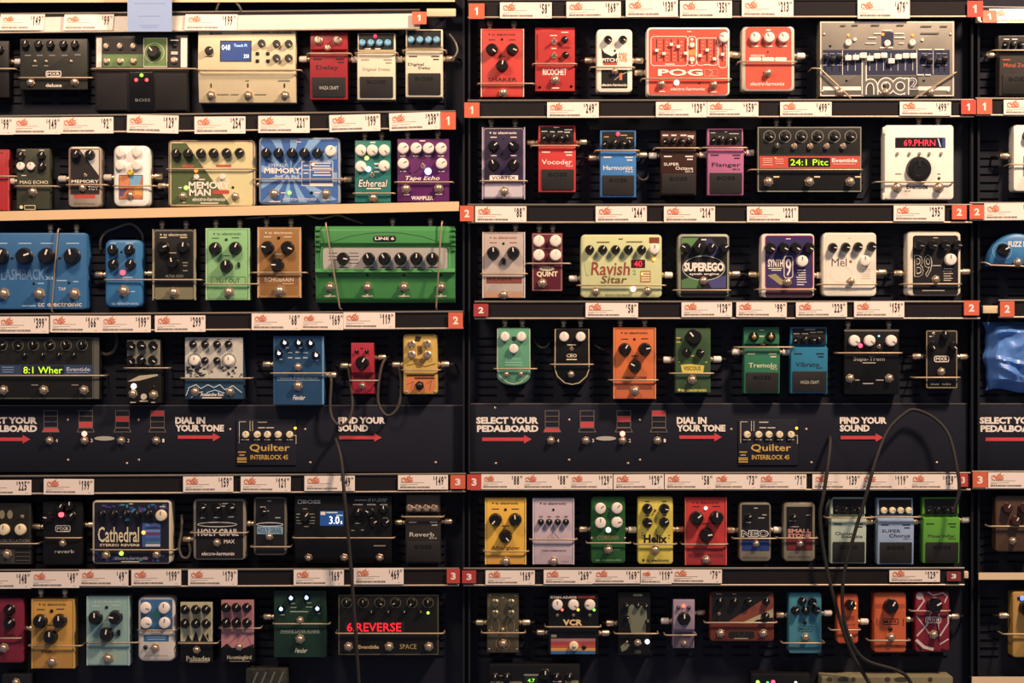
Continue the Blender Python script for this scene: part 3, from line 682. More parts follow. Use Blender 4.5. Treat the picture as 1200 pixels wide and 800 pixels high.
def boss(Z, rect, c, short, tail, plate=None, pad=None, name=None, ncol='ink', padtext=None, **kw):
    """compact pedal: knob deck behind, sloping treadle with a rubber pad in front"""
    F = pedal(Z, rect, 'boss', c, short, tail, **kw)
    x0, y0, x1, y1 = rect; w = x1 - x0
    if plate: F.r(*plate, 'kk', 3, 'control_plate')
    if pad:
        F.b(*pad, .0022, '#282523', 'rubber_pad')
        cx, cy = (pad[0] + pad[2]) / 2, (pad[1] + pad[3]) / 2
    if padtext:
        lo, ro = F.at(cx, pad[3] * .5 + pad[1] * .5 + 4, .0026); text_later(padtext, F.sz(w * .52), F.sz(w * .09), mat('print', '#b9ad9c'), F.root, lo, ro, bold=.01)
    elif pad:
        lo, ro = F.at(cx, pad[1] + (pad[3] - pad[1]) * .25, .0026); text_later('BOSS', F.sz(w * .5), F.sz(w * .10), mat('print', '#1b1918'), F.root, lo, ro, bold=.02)
    ym = y0 + (y1 - y0) * .405
    F.m((x0 + w * .2, ym, w * .22), (x1 - w * .2, ym, w * .22), (x1 - w * .18, ym + w * .08, w * .16), c=ncol, h=w * .035)
    for t_ in name or (): F.t(t_[0], t_[1], t_[2], t_[3], t_[4], ncol, bold=.012)
    return F
def ticks(F, xs, y, r, c='k', pc='w', kind='knob'):
    for i, x in enumerate(xs): F.k(x, y, r, c, (-120, 40, 100, -40, 150)[i % 5], kind, pc)

# ---------------- row one, left bay
F = pedal('A1', (-110, 205, 46, 490), 'box', 'k', 'black pedal cut by the left edge', 'in the top row', plugs=[('R', 310, 'w')], bar=(-100, 75, 345))
F.k(5, 250, 18); F.k(-50, 250, 18); F.f(-20, 440, 20)
F = pedal('A1', (100, 195, 440, 450), 'box', '#34342c', 'dark wide two-switch echo pedal', 'with five knobs in a row, top left', bar=(90, 465, 390))
for i, x in enumerate((130, 195, 255, 320, 378)): F.k(x, 225, 22, 'k', (10, 40, 30, 35, 10)[i])
for x in (175, 232, 357): F.f(x, 308, 9)
F.o(230, 355, 308, 386, 'w', 4, 9); F.t('MXR', 269, 371, 62, 16, 'w', bold=.008)
F.f(155, 414, 22); F.f(376, 412, 22); F.t('deluxe', 270, 428, 80, 18, 'w', bold=.01)
F.m((140, 278, 30), (200, 278, 30), (262, 278, 30), (325, 278, 30), (390, 275, 30), (175, 330, 26), (232, 330, 20), c='gr', h=5)
F = pedal('A1', (478, 165, 945, 560), 'prof', '#2f2c2c', 'green and black space echo pedal', 'with two big grey treadles, top left row', prof=[(0, .040), (.455, .042), (.46, .034), (.475, .034), (.48, .05), (1, .040)], bar=(455, 985, 345))
F.r(484, 190, 511, 338, 'w', 3); F.r(908, 190, 940, 338, 'w', 3); F.r(513, 190, 906, 338, 'kk', 0, 'control_plate')
F.r(515, 272, 716, 336, '#63823f', 0); F.r(722, 190, 838, 336, '#63823f', 0); F.o(720, 190, 840, 337, 'w', 3)
for x in (535, 603, 670):
    F.k(x, 232, 18, 's', 40, 'metalknob'); F.k(x, 307, 18, 's', 20, 'metalknob')
F.e(775, 265, 50, 50, 'w', 2); F.k(775, 265, 34, 'k', -40); F.k(873, 303, 18, 's', 0, 'metalknob'); F.l(876, 230, 12, 'off'); F.m((876, 262, 34), (876, 270, 34), (876, 202, 40), c='w', h=5)
F.b(486, 372, 638, 552, .004, '#1d1b1a', 'treadle'); F.b(782, 372, 938, 552, .004, '#1d1b1a', 'treadle'); F.b(650, 362, 772, 552, .002, '#161618', 'lamp_block', 'plastic')
F.ln([(486, 412), (638, 412)], 'kk', 3); F.ln([(782, 412), (938, 412)], 'kk', 3)
for x, y, c in ((685, 402, '#ff4a4a'), (738, 402, '#ff4a4a'), (712, 378, '#8df03c')):
    lo, ro = F.at(x, y, .002); obj('led', unit('led', c), F.root, lo, ro, (F.sz(9),) * 3)
lo, ro = F.at(718, 503, .0023); text_later('BOSS', F.sz(75), F.sz(14), mat('print', '#8b8578'), F.root, lo, ro)
F = pedal('A2', (-158, 155, 330, 516), 'prof', '#dcc59b', 'cream delay unit with blue screen', 'and three footswitches, top row', prof=[(0, .040), (.555, .046), (.56, .042), (.60, .042), (1, .030)], bar=(-165, 355, 352))
F.d(-49, 206, 103, 308, '#1c4f94', '#bfe0ff', 'Touch Pi', 50, 66, 14, 228); F.t('048', -22, 238, 42, 26, '#ffffff', glow=True); F.t('250', 80, 282, 26, 18, '#ffffff', glow=True)
F.o(-52, 203, 106, 311, 'kk', 5)
F.k(-107, 255, 22, 'k', 60)
for x, y, r in ((157, 218, 20), (232, 220, 20), (293, 220, 20), (232, 292, 20), (293, 292, 20)): F.k(x, y, r, 'g', 140)
for x in (136, 188):
    for y in (270, 307): F.b(x - 9, y - 9, x + 9, y + 9, .002, 'k', 'push_button')
F.t('BOSS', -72, 168, 60, 14, 'ink', bold=.02); F.t('DD-500', 262, 163, 90, 12, 'ink', bold=.01); F.m((150, 163, 90), (-107, 285, 40), c='ink', h=4)
for x in (-97, 88, 272): F.b(x - 3, 418, x + 3, 440, .001, 'k', 'lamp_slit')
for x in (-97, 90, 275): F.f(x, 478, 24)
F.m((85, 405, 18), (270, 405, 60), (-40, 474, 60), (150, 474, 60), (20, 474, 40), c='gr', h=4)
F = boss('A2', (400, 160, 588, 500), '#a8232c', 'crimson delay pedal', 'with three chrome knobs, top row', None, (412, 388, 578, 488), [('Delay', 487, 342, 112, 28)], 'ink', 'WAZA CRAFT', bar=(385, 605, 268), plugs=[('L', 297, 'w'), ('R', 300, 'w')])
for x, y, r, a in ((440, 203, 23, 10), (535, 203, 23, 50), (488, 240, 17, 0)): F.k(x, y, r, 's', a, 'metalknob')
F.m((440, 172, 50), (535, 172, 50), c='#6b1a1e', h=6)
F = boss('A2', (638, 165, 828, 500), '#e6d2b2', 'cream digital delay pedal with red lamp', 'and four blue knobs', (645, 170, 821, 250), (650, 385, 817, 490), [('Digital Delay', 735, 350, 140, 18)], '#a8957c', bar=(625, 838, 265))
for x in (662, 705, 748, 790): F.k(x, 215, 17, '#7ab8d8', 30, 'knob', '#3a6a8a')
F.l(728, 182, 9, '#ff3050'); F.m((690, 245, 30), (740, 245, 30), c='w', h=5)
F = boss('A2', (880, 145, 1066, 487), '#e6d2b2', 'cream digital delay pedal at the row end', 'with four blue knobs and no lamp lit', (888, 152, 1058, 240), (893, 368, 1056, 476), [('Digital', 932, 325, 78, 18), ('Delay', 975, 343, 60, 18)], '#4a4038', bar=(865, 1082, 252), plugs=[('L', 298, 'w'), ('R', 296)])
for x in (907, 951, 995, 1035): F.k(x, 200, 17, '#7ab8d8', -30, 'knob', '#3a6a8a')

# ---------------- row one, middle bay
F = tc('A3', (127, 180, 393, 605), '#d23a30', 'red three-knob pedal', 'leftmost in the top row of the middle bay', [(195, 310, 130), (322, 310, 110), (258, 413, 10)], 38, ('SHAKER', 260, 497, 180, 24), fs=(265, 580, 30), bar=(105, 460, 522), plugs=[('T', 182), ('T', 333)])
F.l(258, 245, 8)
F = pedal('A3', (465, 168, 712, 570), 'prof', '#c62f2c', 'red pitch pedal with two toggles', 'and white slanted lettering', prof=[(0, .030), (.07, .040), (1, .036)], bar=(450, 725, 398))
F.r(473, 215, 482, 375, '#7d1a1c', 3, 'lamp_column'); F.sw(583, 262, 20); F.sw(583, 350, 20); F.k(650, 248, 21, 'k', 60); F.k(655, 343, 21, 'k', 60)
F.m((580, 222, 44), (650, 202, 44), (650, 300, 44), (582, 302, 30), (590, 548, 50), c='w', h=6); F.c(650, 297, 40, '#8e1d20', 8)
F.t('RICOCHET', 587, 450, 150, 40, 'w', bold=.03); F.f(590, 500, 30); F.scr(493, 545, 9, 'k'); F.scr(690, 540, 9, 'k')
F = pedal('A3', (848, 182, 1072, 578), 'ehx', '#eddcc8', 'small white pitch pedal with fork art', 'in the top row of the middle bay', bar=(810, 1087, 420), plugs=[('L', 378), ('R', 380)])
F.k(920, 248, 26, 'k', 120); F.k(1013, 248, 26, 'k', 120); F.r(878, 436, 1042, 552, 'kk', 6)
F.p([(878, 300), (900, 330), (945, 352), (975, 330), (980, 392), (884, 392)], 'kk'); F.l(963, 316, 7)
F.t('PITCH', 930, 375, 92, 24, 'w', bold=.03); F.t('FORK', 1015, 358, 56, 60, '#e0793c', bold=.03); F.r(890, 392, 976, 406, '#c8402c'); F.f(962, 446, 22); F.l(908, 448, 5)
F.ln([(960, 500), (1000, 468), (1040, 450)], '#b9a890', 4); F.p([(990, 460), (1010, 455), (1008, 500), (992, 500)], '#d86a3c'); F.t(EH, 960, 530, 158, 18, 'w', bold=.02)
F = pedal('A4', (95, 170, 614, 600), 'ehx', '#eedfcf', 'large red slider pedal in white box', 'with nine small sliders', bar=(65, 625, 492), plugs=[('L', 455), ('R', 345)], d=.045)
F.r(108, 182, 602, 590, '#dc4a30', 18)
for q in ((120, 225, 352, 412), (352, 225, 407, 412), (407, 235, 540, 410), (543, 270, 598, 425)): F.o(*q, 'w', 4, 20)
F.ln([(127, 318), (540, 318)], '#a8351f', 2); F.r(358, 310, 402, 345, '#e08a34')
for x, y in ((157, 317), (202, 337), (248, 280), (292, 293), (337, 335), (427, 350), (472, 315), (517, 370), (568, 342)):
    F.ln([(x, 245), (x, 385)], '#4a1712', 5, 'slider_slot'); F.b(x - 11, y - 10, x + 11, y + 10, .006, 'w', 'slider_cap', 'plastic')
    F.m((x + 20, 262, 14), (x + 20, 285, 14), (x + 20, 308, 14), (x + 20, 331, 14), (x + 20, 354, 14), (x + 20, 377, 14), c='#f0b49c', h=3)
for y in (283, 373): F.k(378, y, 17, 'w', 0)
F.k(578, 236, 34, 'w', -60); F.l(378, 246, 8, '#ffd0a0'); F.l(378, 395, 6, '#ffb070')
F.t('POG', 305, 453, 280, 44, 'w', bold=.035); F.o(455, 435, 540, 478, '#ef9a80', 3, 3); F.t('2', 498, 456, 30, 34, '#ef9a80'); F.t(EH, 352, 556, 215, 22, 'w', bold=.01, shear=.2)
F.f(188, 526, 27); F.f(515, 530, 27); F.l(282, 517, 17, '#fff4e8'); F.l(422, 520, 6); F.m((240, 401, 60), (472, 405, 44), (360, 198, 26), (190, 572, 36), (512, 575, 40), c='w', h=6)
F = pedal('A4', (690, 165, 1020, 572), 'ehx', '#d6c2ac', 'red octave pedal with three white knobs', 'in a bare metal box', bar=(670, 1035, 385), plugs=[('L', 340), ('R', 350, 'w')], kind='brushed')
F.r(712, 170, 1000, 558, '#dc4a30', 26)
for x in (772, 860, 950): F.k(x, 236, 34, 'w', -30); F.m((x, 288, 44), c='w', h=6)
F.t('micro', 790, 346, 88, 20, 'w', bold=.01)
for x0, x1 in ((735, 812), (816, 893), (897, 970)): F.r(x0, 358, x1, 380, 'w', 9)
F.f(852, 456, 28); F.t(EH, 850, 523, 214, 24, 'w', bold=.01, shear=.2); F.l(853, 324, 6); F.m((855, 188, 26), c='w', h=8)
F = pedal('A5', (95, 115, 825, 522), 'box', '#887d71', 'big bare steel octave synth', 'with white sliders on a navy band', bar=[[(55, 368), (98, 372), (245, 513), (268, 538)], [(838, 388), (815, 402), (640, 513), (605, 536)]], d=.05, kind='brushed')
F.o(98, 118, 820, 520, '#d8c8b4', 6); F.r(112, 270, 798, 405, '#252e52', 2, 'navy_band')
F.r(112, 468, 318, 488, 'w', 2); F.r(628, 468, 800, 488, 'w', 2); F.r(428, 175, 494, 248, '#2d3050', 4)
for x, y, r in ((248, 232, 18), (460, 235, 18), (595, 232, 18)): F.k(x, y, r, 'w', 0)
for x, y, r in ((285, 214, 10), (650, 216, 8)): F.k(x, y, r, 'w', 0)
for x, y in ((247, 315), (288, 313), (325, 303), (365, 318), (402, 305), (440, 302), (480, 332), (518, 310), (558, 304), (598, 304)):
    F.ln([(x, 288), (x, 382)], '#c9c2b8', 3, 'slider_slot'); F.b(x - 17, y - 14, x + 17, y + 14, .009, 'w', 'slider_cap', 'plastic')
for x, y in ((125, 312), (162, 322), (202, 312), (660, 312), (690, 332), (738, 332), (770, 322)):
    F.ln([(x, 285), (x, 385)], 'kk', 5, 'slider_slot'); F.b(x - 14, y - 12, x + 14, y + 12, .009, 'k', 'slider_cap', 'plastic'); F.m((x, 290, 26), (x, 352, 26), c='#a9a4b8', h=3)
F.ln([(218, 272), (218, 404)], 'w', 3); F.ln([(620, 272), (620, 404)], 'w', 3); F.ln([(708, 272), (708, 404)], 'w', 2)
F.r(330, 412, 628, 516, '#4d4943', 10, 'emblem_ground')
O_ = lambda cx, cy, r: [(cx + r * math.cos(2 * PI * i / 16), cy + r * math.sin(2 * PI * i / 16)) for i in range(17)]
for th, c in ((28, '#e2d6c8'), (16, '#6a645c')):
    d_ = (28 - th) / 2
    for x in (453, 530): F.e(x, 466, 48 - d_, 48 - d_, c, th, 'emblem_stroke')
    F.ln([(335, 285 + d_), (335, 512)], c, th, 'emblem_stroke'); F.ln([(335, 478), (338, 462), (346, 448), (358, 440), (370, 438), (382, 441), (391, 450), (396, 463), (398, 480), (398, 512)], c, th, 'emblem_stroke'); F.ln([(564, 420 + d_), (564, 512)], c, th, 'emblem_stroke')
F.t('2', 600, 452, 50, 64, 'w', bold=.03); F.t('2', 600, 452, 44, 56, '#3b4678')
for x, y in ((437, 186), (597, 190), (250, 190)): F.l(x, y, 8, '#ff8a30')
for x, y in ((240, 435), (658, 435), (152, 248)): F.l(x, y, 7, 'off')
for x in (205, 450, 695): F.f(x, 500, 24)
F.f(450, 455, 12)
for x, y in ((118, 186), (802, 186), (108, 495), (790, 495)): F.scr(x, y, 9)
F.m((408, 182, 40), (380, 204, 44), (370, 234, 56), (525, 182, 50), (528, 204, 56), (537, 234, 26), (460, 165, 50), (455, 258, 70), (665, 268, 70), (742, 268, 50), (640, 405, 36), (680, 405, 30), c='w', h=6)
F.m((220, 138, 30), (285, 136, 34), (395, 136, 46), (530, 136, 40), (670, 142, 60), (765, 142, 40), (690, 180, 100), c='#6b6258', h=6)
F = boss('A5', (1065, 190, 1262, 518), '#463d38', 'dark brown pedal cut by the right edge', 'with orange lettering, top row', (1075, 196, 1254, 272), (1082, 402, 1248, 508), [('Metal Zone', 1160, 352, 140, 22)], '#c4563a', bar=(1030, 1290, 272), plugs=[('L', 300)])
ticks(F, (1100, 1140, 1180, 1220), 240, 17); F.m((1105, 212, 30), (1150, 212, 30), c='w', h=5)

# ---------------- row two, left bay
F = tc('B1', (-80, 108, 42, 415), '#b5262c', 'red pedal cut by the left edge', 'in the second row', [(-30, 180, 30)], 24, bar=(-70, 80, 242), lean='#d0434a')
F = pedal('B1', (83, 103, 250, 408), 'box', '#454534', 'dark olive echo pedal', 'with two bright white knobs, second row', bar=(75, 287, 292), plugs=[('L', 268, 'w')])
for x, y in ((105, 140), (210, 140), (210, 195)): F.k(x, y, 23, 'k', 30)
F.k(105, 192, 21, 'w', 0); F.k(157, 192, 21, 'w', 0); F.t('MAG ECHO', 170, 272, 142, 17, 'cream', bold=.01); F.f(165, 320, 24); F.c(107, 397, 9, 'cream'); F.o(122, 387, 178, 410, 'cream', 3, 4); F.m((118, 112, 20), (210, 112, 24), (120, 238, 24), c='cream', h=4)
F = pedal('B1', (342, 92, 508, 398), 'ehx', '#b9a490', 'small black echo toy with white triangle', 'and red strip, second row', bar=(330, 535, 285), plugs=[('L', 255, 'w')], kind='brushed')
F.r(354, 105, 499, 332, '#2a1f1b', 4); F.p([(400, 108), (497, 108), (497, 238)], '#cfc3b4'); F.r(372, 335, 478, 353, '#c83c30', 3); F.o(352, 103, 501, 334, '#7a3a24', 4, 6)
F.k(382, 135, 26, 'k', 30); F.k(453, 135, 26, 'k', 30); F.sw(430, 238, 9); F.t('MEMORY', 428, 268, 138, 16, 'w', bold=.02); F.t('TOY', 468, 302, 52, 20, 'w', bold=.02); F.f(415, 300, 20); F.t(EH, 425, 378, 105, 14, '#6b5a4c')
F = pedal('B1', (570, 87, 752, 395), 'round', '#efe4d8', 'white four-knob pedal with bright art', 'second row of the left bay', bar=(565, 780, 290), plugs=[('L', 248, 'w'), ('R', 243)])
F.r(597, 235, 718, 358, '#cf6f3c', 2); F.p([(597, 240), (660, 235), (640, 300), (597, 310)], '#d98048'); F.p([(650, 240), (712, 238), (700, 285), (655, 290)], '#6ea6c8'); F.p([(597, 312), (640, 302), (615, 345), (597, 340)], '#6d4a7a'); F.p([(670, 300), (718, 290), (718, 340), (680, 335)], '#e29a48'); F.o(597, 235, 718, 358, '#4b3a52', 3)
for x, y in ((607, 122), (690, 120), (605, 187), (690, 187)): F.k(x, y, 27, 'w', 0, 'cap', 'w')
F.k(656, 224, 17, '#d9b62e', 0, 'knob', 'k'); F.f(655, 337, 21)
F = pedal('B1', (845, 60, 1280, 398), 'ehx', '#cbb79a', 'wide cream and green echo pedal', 'with six black knobs, second row', bar=(835, 1280, 205), plugs=[('L', 290)])
F.r(856, 70, 1270, 390, '#d9c68c', 14); F.p([(860, 76), (935, 76), (1155, 385), (860, 385)], '#55612f'); F.o(850, 64, 1275, 394, '#8c4a2c', 5, 14)
for i, x in enumerate((885, 945, 1010, 1073, 1138, 1204)): F.k(x, 130 - i, 25, 'k', 20 + i * 8)
F.r(915, 184, 972, 196, '#bf4a34', 3); F.r(1085, 184, 1162, 196, '#bf4a34', 3); F.l(985, 214, 10, '#ff7a30'); F.k(987, 246, 14, 'w', 0); F.k(1117, 246, 14, 'w', 0); F.l(935, 300, 11, '#a8f060')
F.t('MEMORY', 1052, 287, 208, 36, 'w', bold=.03); F.t('MAN', 1005, 323, 108, 34, 'w', bold=.03); F.r(1068, 311, 1152, 331, '#c8412e', 8); F.t(EH, 1050, 357, 166, 19, 'w', bold=.01, shear=.2); F.f(918, 343, 22); F.f(1182, 343, 22); F.l(1170, 298, 7); F.m((1052, 377, 90), (905, 299, 16), (924, 374, 16), (1000, 258, 60), (1125, 262, 50), c='w', h=5)
F = pedal('B2', (143, 132, 550, 470), 'ehx', '#a9aab4', 'blue sunburst echo pedal', 'with a white corner knob, second row', bar=(112, 580, 343), plugs=[('L', 370), ('R', 345)])
F.r(152, 142, 542, 462, '#3568ae', 10)
for a0 in range(0, 360, 30):
    def hit(a):
        a = math.radians(a); dx, dy = math.cos(a), math.sin(a); t_ = min((236 if dx > 0 else 144) / max(abs(dx), 1e-6), (150 if dy > 0 else 164) / max(abs(dy), 1e-6)); return (300 + dx * t_, 308 + dy * t_)
    F.p([(300 + 14 * math.cos(math.radians(a0 + 7)), 308 + 14 * math.sin(math.radians(a0 + 7))), hit(a0), hit(a0 + 14)], '#7fa8d2', 'ray')
for i, x in enumerate((180, 243, 310, 372, 437)): F.k(x, 212, 26, 'k', 20)
F.k(503, 202, 29, 'w', 30)
F.t('STEREO', 235, 273, 90, 16, '#c3d4ea', bold=.02); F.t('MEMORY', 262, 300, 184, 28, 'w', bold=.035); F.t('MAN', 285, 336, 120, 30, '#9fb6d8', bold=.035)
F.r(358, 252, 516, 376, '#3568ae'); F.o(358, 252, 516, 376, 'w', 3); F.ln([(358, 296), (516, 296)], 'w', 3); F.ln([(400, 252), (400, 376)], 'w', 3); F.m((460, 262, 90), (460, 276, 80), (460, 288, 96), (460, 308, 80), (460, 322, 90), (380, 274, 24), (380, 312, 24), c='w', h=5); F.r(400, 362, 516, 378, 'w'); F.l(414, 268, 8, '#ffb080')
F.f(220, 416, 25); F.f(480, 416, 25); F.l(297, 411, 10, '#8cf060'); F.l(408, 410, 8); F.t(EH, 350, 441, 172, 18, '#d8c9c0', bold=.01); F.m((222, 455, 60), (480, 446, 40), (265, 411, 22), (436, 411, 26), (343, 156, 24), c='w', h=5)
F = pedal('B2', (625, 148, 805, 460), 'box', '#1f7a70', 'teal green delay pedal', 'with five white knobs and lettering, second row', bar=(615, 825, 413), plugs=[('T', 675), ('T', 760)])
for x, y in ((655, 198), (713, 198), (773, 198), (655, 280), (772, 277)): F.k(x, y, 29, 'w', 130)
F.l(685, 237, 11, '#ffd870'); F.l(693, 292, 14, '#dfe4ff'); F.sw(713, 322, 13); F.t('Ethereal', 716, 363, 152, 42, 'kk', bold=.06, shear=.2); F.t('Ethereal', 716, 363, 146, 36, 'w', bold=.01, shear=.2); F.m((720, 389, 72), (715, 158, 26), (735, 265, 26), (735, 285, 20), (735, 305, 26), c='w', h=6); F.f(718, 437, 24)
F = pedal('B2', (838, 140, 1098, 456), 'box', '#6b2468', 'purple tape echo pedal', 'with six white knobs and two footswitches', bar=(825, 1118, 357), plugs=[('T', 890), ('T', 1040)])
for x, y in ((868, 188), (933, 188), (995, 188), (1058, 188), (868, 265), (1060, 265)): F.k(x, y, 29, 'w', 60); F.m((x, y + 38, 30), c='w', h=5)
F.sw(967, 278, 14); F.l(993, 303, 18, '#b9b4ff'); F.l(902, 310, 6); F.t('Tape Echo', 965, 340, 172, 28, 'w', bold=.015, shear=.25); F.f(882, 391, 25); F.f(1047, 389, 25); F.t('WAMPLER', 963, 437, 110, 20, 'w', bold=.03); F.m((885, 420, 28), (1047, 418, 34), (965, 150, 28), c='w', h=5)

# ---------------- row two, middle bay
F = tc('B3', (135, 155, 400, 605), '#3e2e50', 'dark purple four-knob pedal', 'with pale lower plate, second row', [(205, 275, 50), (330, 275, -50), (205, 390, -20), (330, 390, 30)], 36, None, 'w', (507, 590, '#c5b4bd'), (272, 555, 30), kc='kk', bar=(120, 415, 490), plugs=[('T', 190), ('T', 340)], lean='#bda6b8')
F.r(180, 455, 358, 486, 'w', 2); F.t('VORTEX', 268, 471, 150, 22, 'ink', bold=.02); F.l(268, 225, 6)
F = boss('B3', (485, 140, 718, 560), '#d5322f', 'bright red vocoder pedal', 'with black pad, second row', (497, 152, 707, 258), (505, 418, 706, 546), [('Vocoder', 600, 372, 190, 30), ('VO-1', 677, 396, 44, 13)], 'w', bar=(440, 740, 270), plugs=[('L', 252), ('R', 248)])
ticks(F, (528, 575, 622, 672), 218, 19); F.m((522, 180, 36), (572, 183, 28), (622, 183, 32), (672, 170, 50), (665, 186, 36), c='w', h=7); F.m((598, 156, 36), c='w', h=5)
F = boss('B3', (872, 172, 1095, 592), '#3b7fc0', 'blue harmony pedal with red lamp', 'second row of the middle bay', (882, 182, 1086, 292), (885, 455, 1083, 580), [('Harmonist', 983, 408, 184, 28), ('PS-6', 1053, 432, 46, 13)], 'w', bar=(840, 1115, 300), plugs=[('L', 347), ('R', 330)])
F.l(982, 198, 13, '#ff3848'); ticks(F, (908, 958, 1010, 1062), 255, 21, 'k', 'c'); F.m((910, 215, 30), (1020, 205, 40), (1055, 222, 40), c='#c89a5a', h=6)
F = boss('B4', (183, 172, 405, 580), '#4a2a22', 'brown octave pedal', 'with maroon deck, second row', None, (190, 446, 398, 570), [('SUPER', 250, 386, 96, 18), ('Octave', 330, 411, 110, 20), ('OC-3', 360, 431, 50, 13)], 'w', bar=(145, 430, 285), plugs=[('L', 333, 'w'), ('R', 328, 'w')])
F.r(190, 178, 398, 255, '#5a2a22', 3, 'control_plate'); ticks(F, (215, 262, 312, 365), 240, 20); F.m((212, 205, 36), (265, 205, 32), (325, 205, 36), (370, 210, 40), (372, 222, 30), c='w', h=8); F.l(292, 184, 6)
F = boss('B4', (475, 160, 700, 580), '#b8648c', 'pink flanger pedal', 'second row of the middle bay', (487, 172, 690, 268), (490, 440, 690, 569), [('Flanger', 592, 393, 180, 32), ('BF-3', 655, 418, 44, 11)], 'ink', bar=(440, 725, 283), plugs=[('R', 315, 'w')])
ticks(F, (520, 562, 608, 655), 232, 19); F.m((510, 190, 30), (560, 215, 30), (640, 195, 60), (590, 184, 14), c='#b9b0a4', h=5)
F = pedal('B4', (785, 150, 1440, 562), 'box', '#232321', 'wide black pitch unit with red strip', 'and green readout, second row', bar=(740, 1445, 420), plugs=[('T', 905), ('T', 985)])
F.o(789, 154, 1436, 558, '#8a8570', 6, 4); F.r(800, 335, 1430, 411, '#c9402f', 2, 'red_strip'); F.ln([(800, 327), (1430, 327)], '#3b3a34', 4)
for i, x in enumerate((862, 960, 1062, 1163, 1268, 1370)):
    F.e(x, 212, 38, 38, '#9a9282', 3); F.k(x, 212, 24, 'g', 120, 'metalknob', 'w')
F.k(910, 272, 20, 'g', 0)
for x in (1018, 1118, 1220, 1323): F.k(x, 275, 19, 's', 140, 'metalknob', 'k')
F.d(980, 345, 1242, 403, '#1a1a10', '#a8d80c', '24:1 Pitc', None, 235, 38); F.t('Eventide', 1332, 362, 158, 26, 'w', bold=.025); F.m((1330, 385, 140), (850, 352, 60), (850, 364, 64), (850, 376, 58), (850, 390, 66), (925, 354, 50), (925, 368, 54), (925, 382, 50), c='#e8a490', h=5); F.l(900, 347, 5, '#ffb040')
for x in (855, 1110, 1365): F.f(x, 497, 32); F.m((x + 50, 465, 36), c='cream', h=8)
F = pedal('B5', (445, 122, 820, 525), 'soft', '#f0dfcd', 'white effect unit with big black dial', 'and red readout, second row', bar=(395, 818, 430), plugs=[('T', 630), ('T', 735)], d=.046)
F.d(503, 190, 775, 246, '#1c080c', '#ff2038', '69.PHRN', 635, 170, 34); F.p([(732, 195), (738, 195), (752, 240), (744, 240)], '#b8c8ff'); F.r(758, 194, 772, 242, '#3b4a8c')
for x in (515, 580, 635, 688, 752): F.k(x, 275, 9, '#a8998a', 0, 'knob', 'gr')
F.k(630, 360, 68, 'k', 0, 'dial', 'k'); F.f(512, 460, 29); F.f(737, 460, 29); F.t('Eventide', 622, 455, 115, 24, 'ink', bold=.02); F.m((562, 478, 16), (580, 478, 12), (520, 386, 34), (740, 386, 16), c='gr', h=5); F.l(740, 410, 8)
for y in (135, 490): F.b(432, y, 446, y + 36, -.004 + .012, '#e3d2c0', 'corner_bumper', 'plastic')
F = pedal('B5', (1143, 120, 1330, 480), 'soft', '#efe0d0', 'white pedal cut by the right edge', 'in the second row', bar=(1120, 1320, 335), plugs=[('L', 290)])
F.k(1215, 180, 26); F.r(1195, 290, 1300, 400, '#6b8a5a'); F.f(1235, 430, 24)

# ---------------- row three, left bay
F = pedal('C1', (-190, 140, 436, 525), 'soft', '#2f6a9c', 'large blue delay pedal', 'with big black knobs at the left edge', bar=[[(292, 120), (290, 140), (258, 535)]], plugs=[('T', 255), ('T', 385)], d=.056)
for x, a in ((5, 30), (125, 70), (237, 20), (365, -10)): F.k(x, 258, 43, 'k', a); F.m((x, 193, 64), c='#9ab6d0', h=6)
F.t('FLASHBACK', 105, 350, 240, 56, '#6d8fb4', bold=.02); F.t('X4', 248, 367, 40, 20, '#a9c0d8', bold=.03)
for x in (20, 198, 375): F.f(x, 446, 30)
F.t('TAP', 312, 422, 36, 16, 'w'); F.t(TCE, 300, 498, 222, 26, '#d8c6b0', bold=.02); F.m((145, 507, 70), (310, 380, 50), (380, 385, 26), (175, 394, 10), (205, 394, 30), c='#9ab6d0', h=6); F.l(172, 394, 7); F.l(348, 390, 7); F.l(300, 267, 7); F.l(60, 267, 7)
F = pedal('C1', (527, 175, 716, 515), 'round', '#2f74a8', 'small blue four-knob delay pedal', 'with glowing red lamp, third row', bar=(522, 1012, 376), plugs=[('L', 350), ('R', 345)])
for x, y, a in ((568, 227, 0), (652, 227, 20), (570, 298, 30), (657, 300, 20)): F.k(x, y, 28, 'k', a)
F.l(617, 340, 14, '#ff5058'); F.f(622, 432, 30); F.t(TCE, 628, 494, 136, 15, '#a9c0d8', bold=.01); F.l(610, 236, 6); F.m((568, 192, 30), (650, 192, 40), (668, 435, 20), (640, 364, 50), c='#a9c0d8', h=5)
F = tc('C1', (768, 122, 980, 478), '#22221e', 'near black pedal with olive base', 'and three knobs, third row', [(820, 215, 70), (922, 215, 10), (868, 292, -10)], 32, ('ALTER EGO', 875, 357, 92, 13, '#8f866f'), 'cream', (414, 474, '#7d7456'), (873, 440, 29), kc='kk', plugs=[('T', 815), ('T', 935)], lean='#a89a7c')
F.m((930, 290, 26), (930, 305, 20), (930, 330, 24), c='#8f866f', h=5)
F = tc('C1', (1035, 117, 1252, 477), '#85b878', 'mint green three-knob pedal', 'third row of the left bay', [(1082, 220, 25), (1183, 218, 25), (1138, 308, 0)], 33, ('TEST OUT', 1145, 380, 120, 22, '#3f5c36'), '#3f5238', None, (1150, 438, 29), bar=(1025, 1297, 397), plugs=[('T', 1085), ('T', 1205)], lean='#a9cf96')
F.b(1193, 288, 1206, 315, .004, 'k', 'slide_switch'); F.l(1137, 174, 7); F.o(1060, 360, 1235, 398, '#5f8a52', 3)
